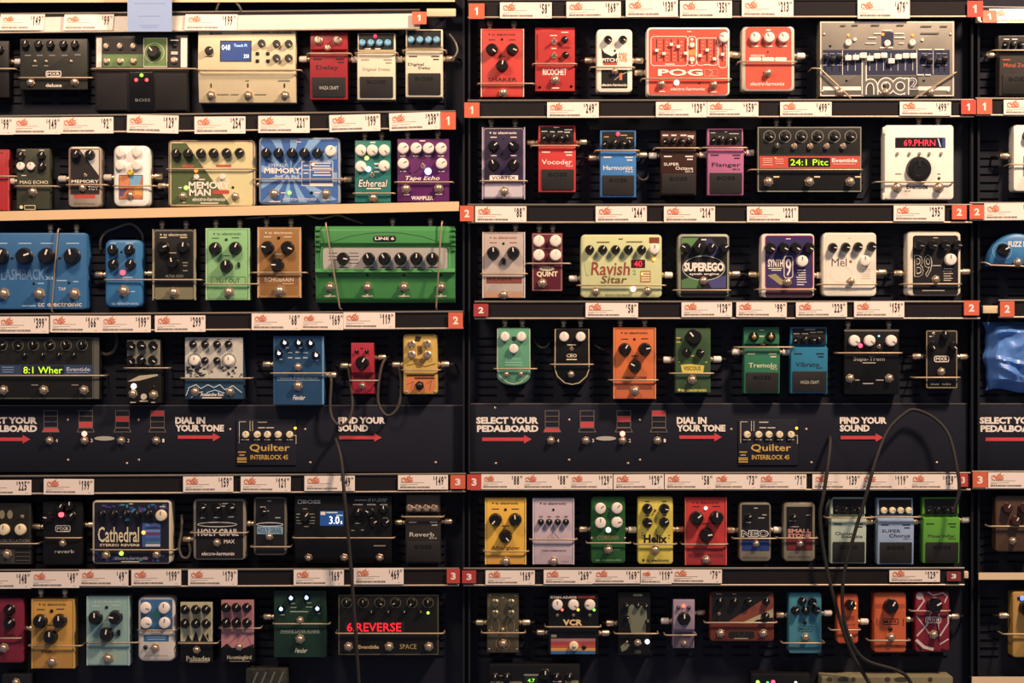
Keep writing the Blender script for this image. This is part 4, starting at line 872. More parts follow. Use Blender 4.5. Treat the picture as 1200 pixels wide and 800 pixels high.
F = tc('C2', (138, 112, 352, 466), '#9c6a32', 'brown orange echo pedal', 'with three black knobs, third row', [(187, 215, -80), (288, 215, 110), (237, 302, -90)], 34, None, 'cream', (357, 404, '#8e5c2c'), (248, 432, 31), bar=(105, 382, 340), plugs=[('T', 182), ('T', 305)], lean='#d9a878')
F.t('ECHOBRAIN', 245, 375, 145, 20, '#d9b896', bold=.02); F.m((290, 396, 56), c='#c79b70', h=6); F.l(243, 165, 8)
F = pedal('C2', (430, 110, 1130, 492), 'prof', '#3f8d46', 'wide green delay modeler', 'with four footswitches and silver control strip', prof=[(0, .050), (.05, .058), (.22, .060), (.27, .052), (.56, .050), (.60, .058), (.62, .046), (.68, .042), (.94, .034), (1, .026)], bar=[[(478, 90), (484, 130), (550, 522)], [(1063, 82), (1058, 130), (1033, 522)]], plugs=[('T', 815), ('T', 1005)])
F.r(465, 216, 1090, 322, '#b3a69e', 14, 'control_strip'); F.o(452, 205, 1104, 334, '#5fae62', 6, 20)
F.ln([(500, 190), (600, 158), (700, 142), (780, 138), (860, 142), (960, 158), (1060, 190)], '#22602a', 4)
F.b(718, 154, 832, 184, .0016, 'k', 'badge', 'plastic', 10)
lo, ro = F.at(775, 169, .0021); text_later('LINE 6', F.sz(96), F.sz(15), mat('print', 'w'), F.root, lo, ro, bold=.02)
for x, a in ((567, 100), (695, -20), (775, -30), (855, -25), (935, 5), (1015, 0)): F.k(x, 270, 32, 'k', a); F.m((x, 314, 50), c='ink', h=5)
F.m((515, 242, 44), (620, 242, 44), (620, 258, 50), (620, 275, 44), (515, 258, 44), (515, 275, 44), (620, 292, 50), c='#6b625c', h=4)
for x in (500, 688, 872, 1058): F.f(x, 411, 26); F.l(x, 353, 7); F.m((x, 458, 56), (x, 450, 10), c='w', h=6)
for sx in (436, 1118):
    for i in range(5): F.b(sx - 10, 122 + i * 24, sx + 14, 136 + i * 24, .004, '#2f7638', 'cooling_rib', 'paint')

# ---------------- row three, middle bay
F = tc('C3', (137, 170, 400, 581), '#b9a59a', 'beige grey two-knob pedal', 'with dark red title band, third row', [(203, 300, 0), (328, 300, -5)], 40, None, '#b0523c', (540, 578, '#bd8a6c'), (268, 562, 29), bar=(125, 415, 430), plugs=[('T', 193), ('T', 342)], lean='#d8c4b4')
F.r(160, 450, 382, 490, '#8c4434', 2); F.t('RUSH', 240, 462, 150, 22, '#5a2a22', bold=.02); F.b(258, 332, 277, 370, .004, 'k', 'slide_switch'); F.l(267, 241, 8)
F = pedal('C3', (443, 175, 637, 541), 'box', '#6b2230', 'maroon pedal with four ivory knobs', 'third row of the middle bay', bar=(410, 685, 366), plugs=[('T', 490), ('T', 575)])
F.o(450, 182, 630, 534, '#c79a86', 3, 4)
for x, y in ((487, 226), (592, 224), (487, 314), (592, 314)): F.k(x, y, 37, 'w', 20, 'cap', 'c')
F.c(538, 398, 48, 'cream', 14); F.t('TINY', 538, 398, 66, 16, 'ink', bold=.02); F.t('QUINT', 540, 434, 132, 38, 'cream', bold=.04); F.f(510, 490, 31); F.l(538, 254, 9); F.ln([(450, 272), (630, 272)], '#c79a86', 2)
F = pedal('C3', (750, 185, 1257, 581), 'ehx', '#c8c68c', 'pale yellow sitar pedal', 'with red readout and script lettering', bar=(728, 1282, 503), plugs=[('L', 460, 'w'), ('R', 438, 'w')], d=.045)
for i, x in enumerate((805, 887, 967, 1047, 1130)): F.k(x, 280, 29, 'k', 30)
F.k(1210, 277, 34, 'w', 0); F.r(1177, 203, 1240, 240, '#8a3c22', 2); F.l(1207, 340, 11, '#ffa040'); F.d(1064, 342, 1152, 394, '#4a0810', '#ff2038', '40', None, 50, 36)
F.t('Ravish', 935, 398, 244, 82, '#a0402c', shear=.1, bold=.01); F.t('Sitar', 957, 466, 165, 46, '#7a4a24', shear=.15, bold=.01); F.t('2', 1085, 420, 20, 28, '#5ab060'); F.r(1122, 410, 1187, 482, '#b98a3c', 4); F.m((1155, 424, 50), (1155, 440, 50), (1155, 456, 50), (1155, 470, 50), c='w', h=5); F.l(1132, 432, 7, '#ffb040')
F.f(843, 541, 28); F.f(1167, 536, 28); F.l(1077, 526, 17, '#ffc8bc'); F.t(EH, 985, 560, 170, 20, '#7f8050', shear=.2); F.m((890, 232, 80), (1085, 230, 100), (1000, 212, 26), c='#8a6a3c', h=6)
F.p([(770, 360), (790, 340), (812, 360), (800, 440), (785, 440)], '#b9be84')
F = pedal('C4', (290, 180, 612, 580), 'ehx', '#a3a088', 'green and black oval emblem pedal', 'with four black knobs, third row', bar=(265, 622, 533), plugs=[('R', 432)], kind='brushed')
F.r(308, 198, 598, 574, '#1a1a1f', 14); F.p([(312, 206), (420, 206), (350, 290), (312, 310)], '#5f8a4a'); F.p([(312, 470), (400, 440), (440, 520), (312, 520)], '#4f7a42'); F.p([(450, 210), (500, 210), (560, 290), (500, 330)], '#3a3a68'); F.p([(470, 470), (590, 440), (590, 520), (500, 520)], '#4a4a80'); F.p([(405, 320), (470, 310), (520, 340), (380, 345)], '#7aa060')
for x, a in ((337, -60), (415, 20), (497, 30), (578, 60)): F.k(x, 270, 33, 'k', a)
F.c(451, 395, 134, '#17171b', 78); F.e(451, 395, 134, 78, '#c9c4b0', 4); F.t('SUPEREGO', 453, 388, 250, 56, 'w', bold=.05); F.t('synth engine', 455, 433, 186, 18, 'w', bold=.02); F.f(450, 474, 27); F.m((452, 217, 30), c='w', h=8)
F = pedal('C4', (810, 178, 1143, 580), 'ehx', '#e3cfc0', 'purple synth pedal in white box', 'with five knobs, third row', bar=(785, 1152, 528), plugs=[('L', 436), ('R', 440, 'w')])
F.r(838, 194, 1132, 520, '#3c2c6c', 16); F.o(834, 190, 1136, 524, '#b8344c', 5, 18); F.r(838, 534, 1132, 574, '#54203c', 8)
for x in (865, 948, 1025, 1108): F.k(x, 268, 35, 'k', 120)
F.k(1065, 352, 37, 'w', 0); F.t('SYNTH', 900, 364, 96, 48, 'w', bold=.03); F.o(952, 318, 1010, 458, 'w', 4, 18); F.t('9', 981, 390, 34, 110, 'w', bold=.01); F.m((898, 397, 84), (905, 408, 60), (1062, 408, 50), (1062, 424, 54), (1066, 438, 46), (1060, 452, 60), (1062, 466, 56), (1064, 482, 60), (1056, 498, 44), (980, 212, 30), c='w', h=5); F.p([(850, 440), (900, 430), (970, 490), (930, 500)], '#a08a5c'); F.f(975, 482, 29)
F = pedal('C5', (112, 148, 402, 495), 'ehx', '#ecdcc8', 'plain cream tape keyboard pedal', 'with thin lettering and red dot, third row', bar=(92, 406, 430), plugs=[('R', 365)])
F.r(128, 160, 392, 428, '#e8d6c0', 12); F.o(128, 160, 392, 428, '#cbb79f', 2, 12)
for i, x in enumerate((165, 235, 302, 375)): F.k(x, 231 - i * 2, 26, 'k', 100)
F.k(338, 302, 30, 'w', 0); F.t('Mel', 200, 311, 82, 44, '#5a3a3c'); F.c(262, 307, 8, '#b8323a'); F.f(263, 413, 23); F.m((345, 350, 50), (345, 362, 44), (345, 374, 50), (345, 386, 40), (345, 398, 48), (255, 180, 16), (250, 463, 90), c='#bfa98f', h=4); F.e(210, 375, 60, 45, '#d6c1a8', 2)
F = pedal('C5', (568, 142, 858, 492), 'ehx', '#dfcdb8', 'black organ pedal in white box', 'with outlined lettering and one white knob', bar=(548, 864, 428), plugs=[('L', 370), ('R', 362)])
F.r(598, 165, 844, 486, '#17151a', 16)
for i, x in enumerate((630, 700, 768, 835)): F.k(x, 220 - i, 29, 'kk', 100, pc='gr')
F.k(800, 296, 33, 'w', 0); F.t('B9', 655, 330, 98, 122, '#c9b9a6', bold=.02); F.t('B9', 655, 330, 90, 114, '#17151a', bold=-.005); F.m((790, 345, 50), (785, 358, 44), (790, 371, 50), (785, 384, 40), (790, 397, 48), (785, 408, 40), (725, 328, 50), (722, 178, 26), (710, 463, 120), c='#c9b9a6', h=4); F.f(722, 404, 25)
F = pedal('C5', (1005, 152, 1330, 330), 'dome', '#2a72a8', 'shiny blue round-topped fuzz pedal', 'cut by the right edge, third row', bar=[[(990, 310), (1020, 326), (1200, 332), (1320, 332)]], d=.05)
F.k(1085, 245, 36, 'kk', 60); F.t('FUZZ FACE', 1190, 212, 150, 30, 'w', bold=.03); F.e(1082, 250, 52, 48, '#9ab6c8', 2)
F.f(1165, 312, 26)

# ---------------- row four, left bay
F = pedal('D1', (-140, 105, 500, 420), 'box', '#262522', 'wide black modulation unit with blue strip', 'and green readout at the left edge', bar=(-130, 522, 300))
F.o(-136, 109, 468, 416, '#5a564a', 5, 4); F.r(-130, 246, 466, 296, '#2c4468', 2, 'blue_strip'); F.r(470, 109, 498, 416, '#5d594e', 2, 'side_cheek')
for i, x in enumerate((10, 90, 168, 250, 332, 413)): F.e(x, 147, 28, 28, '#77705f', 3); F.k(x, 147, 19, 'kk', (70, 110, 0, 60, -20, 0)[i])
for x in (125, 215, 297, 373): F.k(x, 198, 14, 'kk', 20)
F.d(110, 250, 322, 294, '#12161c', '#a4cc10', '8:1 Wher', None, 196, 34); F.t('Eventide', 394, 268, 118, 20, '#b9bcc4', bold=.02); F.m((390, 285, 110), (40, 258, 60), (40, 270, 60), (40, 282, 56), c='#8796b0', h=4)
for x in (18, 220, 422): F.f(x, 372, 25); F.m((x - 45, 347, 34), c='gr', h=5)
F = pedal('D1', (635, 116, 810, 438), 'box', '#28231f', 'small dark six-knob pedal with mottled face', 'and glowing white lamp, fourth row', bar=(620, 845, 262))
F.p([(640, 122), (804, 122), (804, 245), (760, 250), (700, 235), (640, 248)], '#8d8470'); F.p([(640, 330), (700, 300), (790, 292), (795, 300), (700, 325)], '#b9a98c')
for i, (x, y) in enumerate(((657, 150), (710, 148), (770, 150), (655, 222), (710, 220), (768, 222))): F.k(x, y, 24, 'kk', (120, 100, 130, 140, 60, 120)[i])
F.l(672, 353, 14, '#fff0f4'); F.f(668, 391, 24); F.f(772, 396, 24); F.c(722, 406, 16, '#c9b79c'); F.l(772, 357, 7); F.m((668, 434, 26), (770, 434, 20), (722, 428, 40), c='cream', h=5)
F = pedal('D1', (928, 106, 1222, 418), 'box', '#2c5068', 'white speckled pedal with blue cloud base', 'and eight knobs, fourth row', bar=(905, 1262, 313), prof=[(0, .040), (1, .040)])
F.r(930, 108, 1220, 312, '#c9bdae', 3)
for i, x in enumerate((970, 1030, 1090, 1148)): F.k(x, 143, 20, 'k', 60); F.m((x + 8, 118, 16), c='ink', h=4)
for x in (978, 1150): F.k(x, 225, 25, 'w', 0); F.e(x, 225, 36, 36, '#4a5a64', 4)
for x in (1030, 1090): F.k(x, 225, 19, 'k', 60)
rr = random.Random(11)
for i in range(46):
    x = rr.choice((rr.uniform(936, 1030), rr.uniform(1110, 1214))); y = rr.uniform(255, 308); s_ = rr.uniform(3, 9); F.c(x, y, s_, '#25313a', s_ * rr.uniform(.4, 1))
F.f(1064, 275, 8)
F.ln([(935, 400), (950, 360), (985, 345), (1010, 365), (1045, 345), (1075, 360), (1105, 345), (1130, 370), (1170, 350), (1215, 385)], '#c4cdd2', 4); F.ln([(960, 410), (1000, 385), (1020, 380)], '#c4cdd2', 4); F.ln([(1040, 385), (1080, 372), (1130, 388)], '#c4cdd2', 4)
F.f(980, 380, 23); F.f(1155, 380, 23); F.t('Avalanche Run', 1066, 394, 116, 19, 'w', bold=.02); F.m((1066, 411, 100), c='w', h=5)
F = pedal('D2', (215, 100, 470, 446), 'box', '#2f5f86', 'steel blue delay pedal with lit knobs', 'fourth row of the left bay', bar=(200, 500, 288), plugs=[('L', 243), ('R', 297)], kind='paint')
F.r(462, 102, 469, 444, '#6f9cc0', 0, 'edge_strip'); F.r(222, 106, 458, 440, '#2c5a80', 2, 'brushed_face', 'brushed')
for x, y in ((272, 137), (342, 137), (402, 139), (243, 190), (430, 199)):
    F.k(x, y, 22, 'kk', 0); lo, ro = F.at(x + 4, y - 2, F.sz(22) * 1.43); obj('knob_lamp', unit('led', '#cfd8ff'), F.root, lo, ro, (F.sz(8), F.sz(4), F.sz(8)))
F.f(340, 256, 21); F.t('MIRROR IMAGE DELAY', 340, 312, 205, 13, '#a9b4bc', bold=.01); F.ln([(235, 323), (450, 323)], '#8c9aa8', 3); F.f(340, 352, 25); F.t('Fender', 345, 410, 62, 24, 'w', bold=.01, shear=.3); F.m((285, 160, 20), (350, 160, 20), (300, 185, 22), (340, 182, 26), (378, 185, 22), (300, 210, 22), (338, 212, 26), (376, 210, 22), (255, 218, 16), (432, 222, 16), c='#b9c4cc', h=5)
F = pedal('D2', (608, 135, 722, 391), 'soft', '#b82238', 'tiny crimson pedal with one black knob', 'fourth row of the left bay', bar=(598, 740, 325), plugs=[('L', 250), ('R', 208)], prof=[(0, .046), (.58, .046), (.62, .036), (1, .034)])
F.k(635, 178, 10, 'kk', 0); F.k(686, 178, 10, 'kk', 0); F.k(663, 235, 34, 'kk', 30); F.r(616, 292, 716, 318, '#8e1a2c', 2); F.m((640, 305, 40), (690, 303, 20), c='#5a1020', h=5); F.f(663, 350, 18); F.l(660, 162, 5)
F = pedal('D2', (868, 90, 1040, 394), 'soft', '#c9a043', 'ornate gold and orange pedal', 'with four silver knobs, fourth row', bar=(860, 1052, 272), plugs=[('L', 245), ('R', 243)])
F.r(878, 305, 1032, 386, '#d4763a', 4); F.p([(930, 100), (960, 105), (950, 130), (925, 128)], '#4a3420'); F.p([(938, 150), (960, 150), (965, 190), (940, 200)], '#7a5426'); F.p([(915, 215), (985, 215), (960, 260), (935, 260)], '#8a6228')
for x, y in ((910, 143), (987, 141), (910, 196), (990, 196)): F.k(x, y, 20, 's', 20, 'metalknob')
F.ln([(885, 250), (930, 240), (975, 255), (1030, 240)], '#6b4a22', 4); F.m((955, 300, 140), (975, 313, 100), c='#5a2a18', h=9); F.ln([(885, 345), (920, 330), (905, 370)], '#a04a1c', 3); F.ln([(985, 340), (1010, 325), (1000, 375)], '#a04a1c', 3); F.f(950, 350, 23, 'g')
for x, y in ((880, 100), (1030, 100), (885, 380), (1027, 380)): F.scr(x, y, 6)

# ---------------- row four, middle bay
F = pedal('D3', (230, 130, 446, 500), 'tongue', '#5a9a78', 'mint green round-bottomed pedal', 'with three ivory knobs, fourth row', bar=(212, 486, 393), plugs=[('T', 283), ('T', 393)])
F.ln([(236, 135), (233, 395), (250, 440), (300, 480), (340, 490), (380, 480), (425, 440), (442, 395), (439, 135)], '#c9c19a', 5)
for x, y in ((282, 187), (388, 187), (338, 264)): F.k(x, y, 31, 'w', 0, 'cap', 'w')
F.c(338, 200, 15, '#1f3328'); F.t('ECHO', 335, 330, 90, 20, '#8fc4a4'); F.m((338, 352, 110), (338, 368, 110), c='#8fc4a4', h=5); F.f(292, 427, 19); F.f(384, 425, 19)
F = pedal('D3', (597, 130, 826, 502), 'tongue', '#1c1a1a', 'black round-bottomed pedal with gold edge', 'and two ivory knobs, fourth row', bar=(575, 847, 365), plugs=[('T', 657), ('T', 765)])
F.ln([(604, 138), (602, 395), (618, 440), (665, 482), (711, 492), (757, 482), (804, 440), (820, 395), (818, 138)], '#c4a878', 6)
F.k(660, 188, 32, 'w', 0, 'cap', 'w'); F.k(766, 188, 32, 'w', 0, 'cap', 'w'); F.sw(708, 265, 14); F.t('CEO', 708, 308, 66, 22, 'cream', bold=.02); F.m((708, 333, 66), (708, 240, 56), c='cream', h=7); F.f(705, 428, 23)
F = tc('D3', (978, 128, 1245, 584), '#d96a2c', 'bright orange three-knob pedal', 'fourth row of the middle bay', [(1048, 268, 30), (1176, 266, 80), (1113, 376, -60)], 41, ('VIBRACLONE', 1112, 450, 150, 18), 'ink', (482, 578, '#c9602c'), (1113, 532, 31), bar=(950, 1262, 465), plugs=[('T', 1020), ('T', 1175)], lean='#e88a50')
F.l(1110, 203, 8); F.r(995, 505, 1085, 525, '#8a4030'); F.r(1140, 505, 1225, 525, '#8a4030')
F = pedal('D4', (282, 132, 506, 546), 'box', '#3f5a38', 'forest green pedal with big black knob', 'and yellow label, fourth row', bar=(250, 527, 422), plugs=[('L', 335, 'w'), ('R', 332, 'w')])
F.k(395, 192, 52, 'k', -40); F.k(347, 287, 26, 'k', 10); F.k(440, 290, 26, 'k', 60); F.p([(315, 368), (370, 362), (465, 372), (458, 418), (325, 420)], '#d8bc3a', 'label_patch'); F.t('VISCOUS', 388, 390, 110, 26, 'ink', bold=.02); F.f(388, 462, 31); F.t(TCE, 398, 528, 165, 20, '#d8c03c', bold=.03); F.c(305, 528, 9, '#d8c03c'); F.m((300, 195, 26), (300, 222, 26), (305, 350, 12), (478, 350, 12), (390, 310, 20), c='#c9b13c', h=8); F.l(318, 206, 7)
F = boss('D4', (720, 125, 947, 550), '#2f7a56', 'green tremolo pedal', 'with brass-centred knobs, fourth row', None, (733, 415, 939, 541), [('Tremolo', 838, 370, 178, 30), ('TR-2', 908, 392, 44, 13)], '#e0cfa0', bar=(668, 1040, 255), plugs=[('L', 285, 'w'), ('R', 287, 'w')])
for x, y in ((780, 190), (888, 190), (835, 235)): F.k(x, y, 32, 'k', 0); lo, ro = F.at(x, y, F.sz(32) * 1.43); obj('knob_cap', unit('screw', '#c99a52'), F.root, lo, ro, (F.sz(16),) * 3)
F.m((832, 145, 30), (832, 185, 30), c='#e0cfa0', h=6)
F = boss('D4', (1018, 125, 1252, 550), '#1f7a9c', 'teal blue vibrato pedal', 'fourth row of the middle bay', (1028, 135, 1242, 236), (1030, 408, 1246, 541), [('Vibrato', 1125, 365, 152, 30), ('VB-2W', 1200, 388, 40, 11)], 'ink', 'WAZA CRAFT')
ticks(F, (1055, 1105, 1155, 1205), 205, 22, pc='c'); F.m((1140, 142, 70), (1055, 168, 40), (1110, 168, 40), (1160, 160, 40), (1205, 158, 36), c='#b9ad98', h=6)
F = pedal('D5', (228, 122, 524, 470), 'box', '#17161b', 'black tremolo pedal with three white knobs', 'fourth row of the middle bay', bar=(188, 543, 247), plugs=[('T', 248), ('T', 468)])
F.r(228, 120, 524, 130, '#6f675c', 2, 'top_edge')
for x, a in ((281, 120), (363, 120), (480, 120)): F.k(x, 180, 31, 'w', a)
F.l(315, 207, 12, '#ff4a68'); F.l(415, 155, 6, '#7aa8d8'); F.sw(415, 213, 12); F.t('Supa-Trem', 362, 281, 168, 28, '#b9aa98', bold=.01); F.m((362, 300, 70), (298, 393, 24), (420, 393, 40), (357, 412, 58), c='#b9aa98', h=5); F.f(258, 384, 25); F.f(470, 384, 25)
F = pedal('D5', (668, 122, 842, 440), 'soft', '#1b191c', 'black pedal with tan rim and badge', 'beside the blue bag', bar=(605, 857, 380), plugs=[('L', 266), ('R', 268)])
F.o(671, 125, 839, 437, '#8c7a5c', 6, 8); F.k(702, 207, 25, 'kk', 150); F.k(770, 150, 25, 'kk', 0); F.k(815, 210, 25, 'kk', 130); F.k(711, 143, 9, 's', 0, 'metalknob'); F.o(714, 262, 795, 296, 'w', 4, 10); F.t('MXR', 755, 279, 62, 18, 'w', bold=.008); F.f(752, 348, 23); F.t('blue  tube', 750, 413, 108, 13, '#9a8c78', bold=.01); F.m((700, 157, 24), c='cream', h=5)

# ---------------- row five, left bay
F = pedal('F1', (-60, 80, 158, 392), 'box', '#2b2723', 'dark oscillation pedal cut by left edge', 'with cream knobs, fifth row', bar=(-50, 190, 287))
F.k(22, 215, 29, 'c', 0); F.k(105, 215, 29, 'c', 0); F.c(10, 140, 14, '#8d8060', 22); F.c(50, 140, 14, '#8d8060', 22); F.sw(112, 150, 10); F.t('OSCILLATION', 75, 272, 150, 16, '#8f8577', bold=.01); F.o(-55, 86, 152, 386, '#4a463c', 3); F.r(-40, 315, 75, 385, '#45403a', 2); F.f(37, 338, 25); F.m((115, 330, 70), (115, 350, 70), (115, 370, 70), c='#5a544a', h=4)
F = pedal('F1', (213, 72, 417, 396), 'soft', '#1b1a1c', 'black reverb pedal with red lamp', 'fifth row of the left bay', bar=(225, 407, 258), plugs=[('L', 202), ('R', 192)])
for x, y, a in ((245, 155, -80), (305, 105, 30), (355, 95, 0), (357, 148, 40)): F.k(x, y, 27, 'kk', a)
F.l(308, 140, 14, '#ff5a66'); F.l(313, 240, 5); F.o(278, 194, 354, 227, 'w', 4, 9); F.t('MXR', 316, 211, 58, 17, 'w', bold=.008); F.f(315, 283, 20); F.t('reverb', 323, 325, 98, 18, '#b9ae9c', bold=.01)
F = pedal('F1', (463, 68, 860, 389), 'ehx', '#cbb89c', 'large navy reverb pedal in cream box', 'with bright blotches, fifth row', bar=(455, 882, 318), d=.05)
F.r(474, 78, 849, 381, '#1d2038', 8)
rr = random.Random(5)
for i in range(46):
    x, y = rr.uniform(485, 840), rr.choice((rr.uniform(86, 125), rr.uniform(86, 180), rr.uniform(330, 372))); F.c(x, y, rr.uniform(5, 13), rr.choice(('#2a6a98', '#4a3a8c', '#2a4a8a', '#6a3a7a', '#2f8aa0')), rr.uniform(4, 10))
for x in (510, 570, 630, 690, 745): F.k(x, 138, 22, 'kk', 20, pc='gr')
F.k(811, 144, 29, 'c', 0); F.t('Cathedral', 596, 240, 206, 78, 'cream', bold=.01); F.t('STEREO REVERB', 602, 293, 200, 13, 'cream', bold=.02)
F.r(715, 182, 808, 304, '#3a5a9a', 3)
for i, c in enumerate(('#5a78b8', '#3a3c7a', '#6a88c0', '#7a3a5a', '#4a6ab0', '#3a5a9a', '#3f7a8a', '#c9c4c0')): F.r(732, 187 + i * 14.4, 805, 199 + i * 14.4, c, 0, 'list_row')
F.l(722, 230, 11, '#ff9a50'); F.f(533, 342, 23); F.f(787, 340, 23); F.l(610, 335, 11, '#9af048'); F.t(EH, 662, 358, 166, 17, '#a9a4b0', shear=.2); F.m((655, 376, 90), (817, 100, 30), (660, 86, 20), c='cream', h=4)
F = pedal('F1', (970, 60, 1234, 369), 'ehx', '#8d8070', 'black reverb pedal in grey box', 'with oval halo above lettering, fifth row', bar=(955, 1240, 232), plugs=[('L', 265)])
F.r(984, 72, 1221, 360, '#17151a', 8)
for x in (1015, 1090, 1160): F.k(x, 105, 25, 'kk', 80)
F.e(1091, 190, 100, 13, '#d8c9c0', 4); F.t('HOLY GRAIL', 1096, 230, 205, 36, '#d8c9c4', bold=.03); F.t('MAX', 1152, 275, 54, 19, 'w', bold=.01); F.f(1090, 281, 21); F.t(EH, 1096, 336, 166, 18, 'w', shear=.2, bold=.01); F.m((1020, 157, 24), (1090, 155, 30), (1160, 152, 30), (1140, 85, 50), (1110, 98, 40), c='#b9ae9c', h=5)
F = pedal('F2', (116, 50, 282, 346), 'ehx', '#6f675b', 'small black reverb pedal with blue block', 'in a grey box, fifth row', bar=(100, 300, 303), plugs=[('L', 185)])
F.r(127, 60, 272, 336, '#17151a', 6); F.r(133, 200, 264, 238, '#7fa4b8', 0); F.e(198, 190, 68, 11, '#d8d4d0', 4); F.t('HOLY GRAIL', 198, 219, 122, 28, '#4a6478', bold=.03); F.k(165, 122, 20, 'kk', 90); F.f(196, 251, 20); F.m((195, 72, 20), (163, 102, 26), (185, 122, 18), (238, 156, 26), c='#c9beb0', h=4)
F = pedal('F2', (325, 42, 812, 386), 'prof', '#1e1d1f', 'wide black reverb unit with blue screen', 'and three footswitches, fifth row', prof=[(0, .038), (.60, .044), (.62, .040), (.66, .040), (1, .030)], bar=(312, 822, 258))
F.o(338, 66, 360, 86, '#c9beb0', 4, 3); F.t('BOSS', 408, 76, 90, 19, '#c9beb0', bold=.04); F.t('RV-500', 737, 68, 98, 18, '#b9ae9c', bold=.02, shear=.3); F.m((655, 68, 60), (640, 90, 50), (708, 90, 44), (770, 90, 36), c='#b9ae9c', h=6)
F.k(375, 152, 28, 'kk', 40); F.m((345, 138, 26), (345, 154, 28), (345, 170, 28), (345, 184, 26), (410, 138, 26), (412, 154, 28), (412, 170, 28), (410, 184, 26), (375, 112, 22), (382, 200, 26), c='#9a9080', h=4)
F.d(450, 122, 568, 196, '#1b4a86', '#f2f8ff', '3.0', 522, 50, 38, 168); F.t('s', 558, 180, 8, 14, '#f2f8ff', glow=True); F.m((465, 134, 24), c='w', h=16); F.m((510, 130, 56), (548, 144, 32), c='#cfe4ff', h=6)
for x, y, a in ((640, 130, 20), (700, 130, -60), (770, 115, 0), (718, 182, 60), (780, 182, 50)): F.k(x, y, 24, 'kk', a)
F.m((640, 184, 26), (710, 158, 22), (778, 158, 22), (615, 220, 16), (665, 218, 16), (750, 296, 60), c='#8f8577', h=5)
for x in (393, 572, 750): F.f(x, 355, 21); F.l(x - 4, 303, 5)
F = boss('F2', (880, 38, 1056, 386), '#3a332c', 'dark brown reverb pedal', 'with chrome knobs, fifth row', None, (886, 276, 1050, 377), [('Reverb', 962, 240, 124, 22), ('RV-6', 1018, 258, 36, 10)], '#d0c2a8', bar=(860, 1070, 152), plugs=[('L', 180), ('R', 175)])
F.r(886, 44, 1050, 128, '#5a4c3c', 3, 'control_plate')
for x in (902, 942, 985, 1025): F.k(x, 108, 19, 's', 0, 'metalknob')

# ---------------- row five, middle bay
F = tc('F3', (157, 72, 416, 497), '#ecb028', 'bright yellow chorus pedal', 'with three black knobs, fifth row', [(222, 210, -140), (348, 210, -5), (286, 318, 140)], 42, ('Afterglow', 285, 394, 182, 30, '#8a5418'), 'ink', (446, 494, '#dd9a2c'), (287, 476, 31), bar=(145, 432, 414), lean='#f2c458')
F.l(286, 146, 9)
F = tc('F3', (462, 74, 723, 497), '#c4aab2', 'pale lavender four-knob pedal', 'with triangle emblem, fifth row', [(512, 225, 0), (565, 225, 0), (620, 225, 0), (672, 225, 0)], 21, ('THIRD DIMENSION', 593, 409, 160, 9), 'ink', (440, 494, '#b79ea6'), (593, 476, 31), bar=(442, 742, 338), lean='#d8c4c8')
F.ln([(590, 285), (552, 335), (630, 335), (590, 285)], '#8a747c', 3); F.ln([(590, 285), (582, 320), (610, 335)], '#8a747c', 2); F.l(592, 147, 8); F.t('CHORUS', 665, 478, 50, 10, '#8a747c')
F = pedal('F3', (833, 62, 1052, 491), 'soft', '#23602c', 'green four-knob chorus pedal with glowing lamp', 'fifth row of the middle bay', bar=(805, 1087, 361), plugs=[('L', 272), ('R', 276, 'w')])
for x, y, a in ((892, 138, 50), (998, 136, 40), (892, 230, 0), (998, 227, 80)): F.k(x, y, 36, 'w', a)
F.l(943, 276, 17, '#ffd8cc'); F.t('CORONA', 942, 326, 142, 28, '#7a7a44', bold=.03); F.f(943, 402, 30); F.t(TCE, 945, 468, 165, 14, '#8aa06a', bold=.01); F.m((1000, 402, 40), c='#8aa06a', h=4); F.l(945, 140, 6); F.scr(825 + 12, 330, 8); F.scr(1048, 330, 8)
F = pedal('F4', (40, 64, 266, 496), 'soft', '#dcc23c', 'yellow four-knob phaser pedal', 'with bold black lettering, fifth row', bar=(18, 290, 368), plugs=[('R', 273)])
for x, y, a in ((101, 140, 40), (209, 140, 100), (101, 230, 90), (209, 228, 60)): F.k(x, y, 33, 'k', a); F.m((x, y - 45, 30), c='ink', h=6)
F.t('Helix', 153, 333, 150, 54, 'kk', bold=.04); F.f(150, 403, 32); F.t(TCE, 168, 470, 142, 18, 'ink', bold=.02); F.c(76, 470, 8, 'ink'); F.sw(152, 150, 10); F.m((70, 295, 10), (70, 312, 10), (70, 330, 10), (240, 312, 10), (240, 330, 10), c='ink', h=5)
F = tc('F4', (345, 68, 607, 501), '#c9302c', 'red three-knob pedal with lit white lamp', 'fifth row of the middle bay', [(415, 200, 50), (542, 198, 0), (477, 308, 80)], 45, None, '#5a1a1c', (395, 494, '#a82428'), (478, 466, 29), bar=(325, 617, 369), lean='#d9604c')
F.l(475, 137, 11, '#fff0e0'); F.t('BLOOD MOON', 476, 440, 220, 24, '#7a1a20', bold=.02)
F = pedal('F4', (690, 98, 892, 479), 'ehx', '#9a8a74', 'black and blue chorus pedal', 'in a tan box, fifth row', bar=(650, 930, 332), plugs=[('L', 278), ('R', 276, 'w')], kind='brushed')
F.r(705, 115, 881, 411, '#18161a', 6); F.r(708, 345, 878, 408, '#1f3a86', 2); F.t('NEO', 790, 300, 176, 46, '#d8cfc8', bold=.06); F.t('NEO', 790, 300, 164, 36, '#18161a', bold=.01); F.k(748, 193, 22, 'kk', 60); F.f(797, 364, 24); F.t(EH, 790, 452, 160, 15, '#5a4c40', bold=.01); F.m((795, 137, 22), (748, 228, 30), (850, 180, 26), (830, 200, 40), c='#c9beb0', h=5)
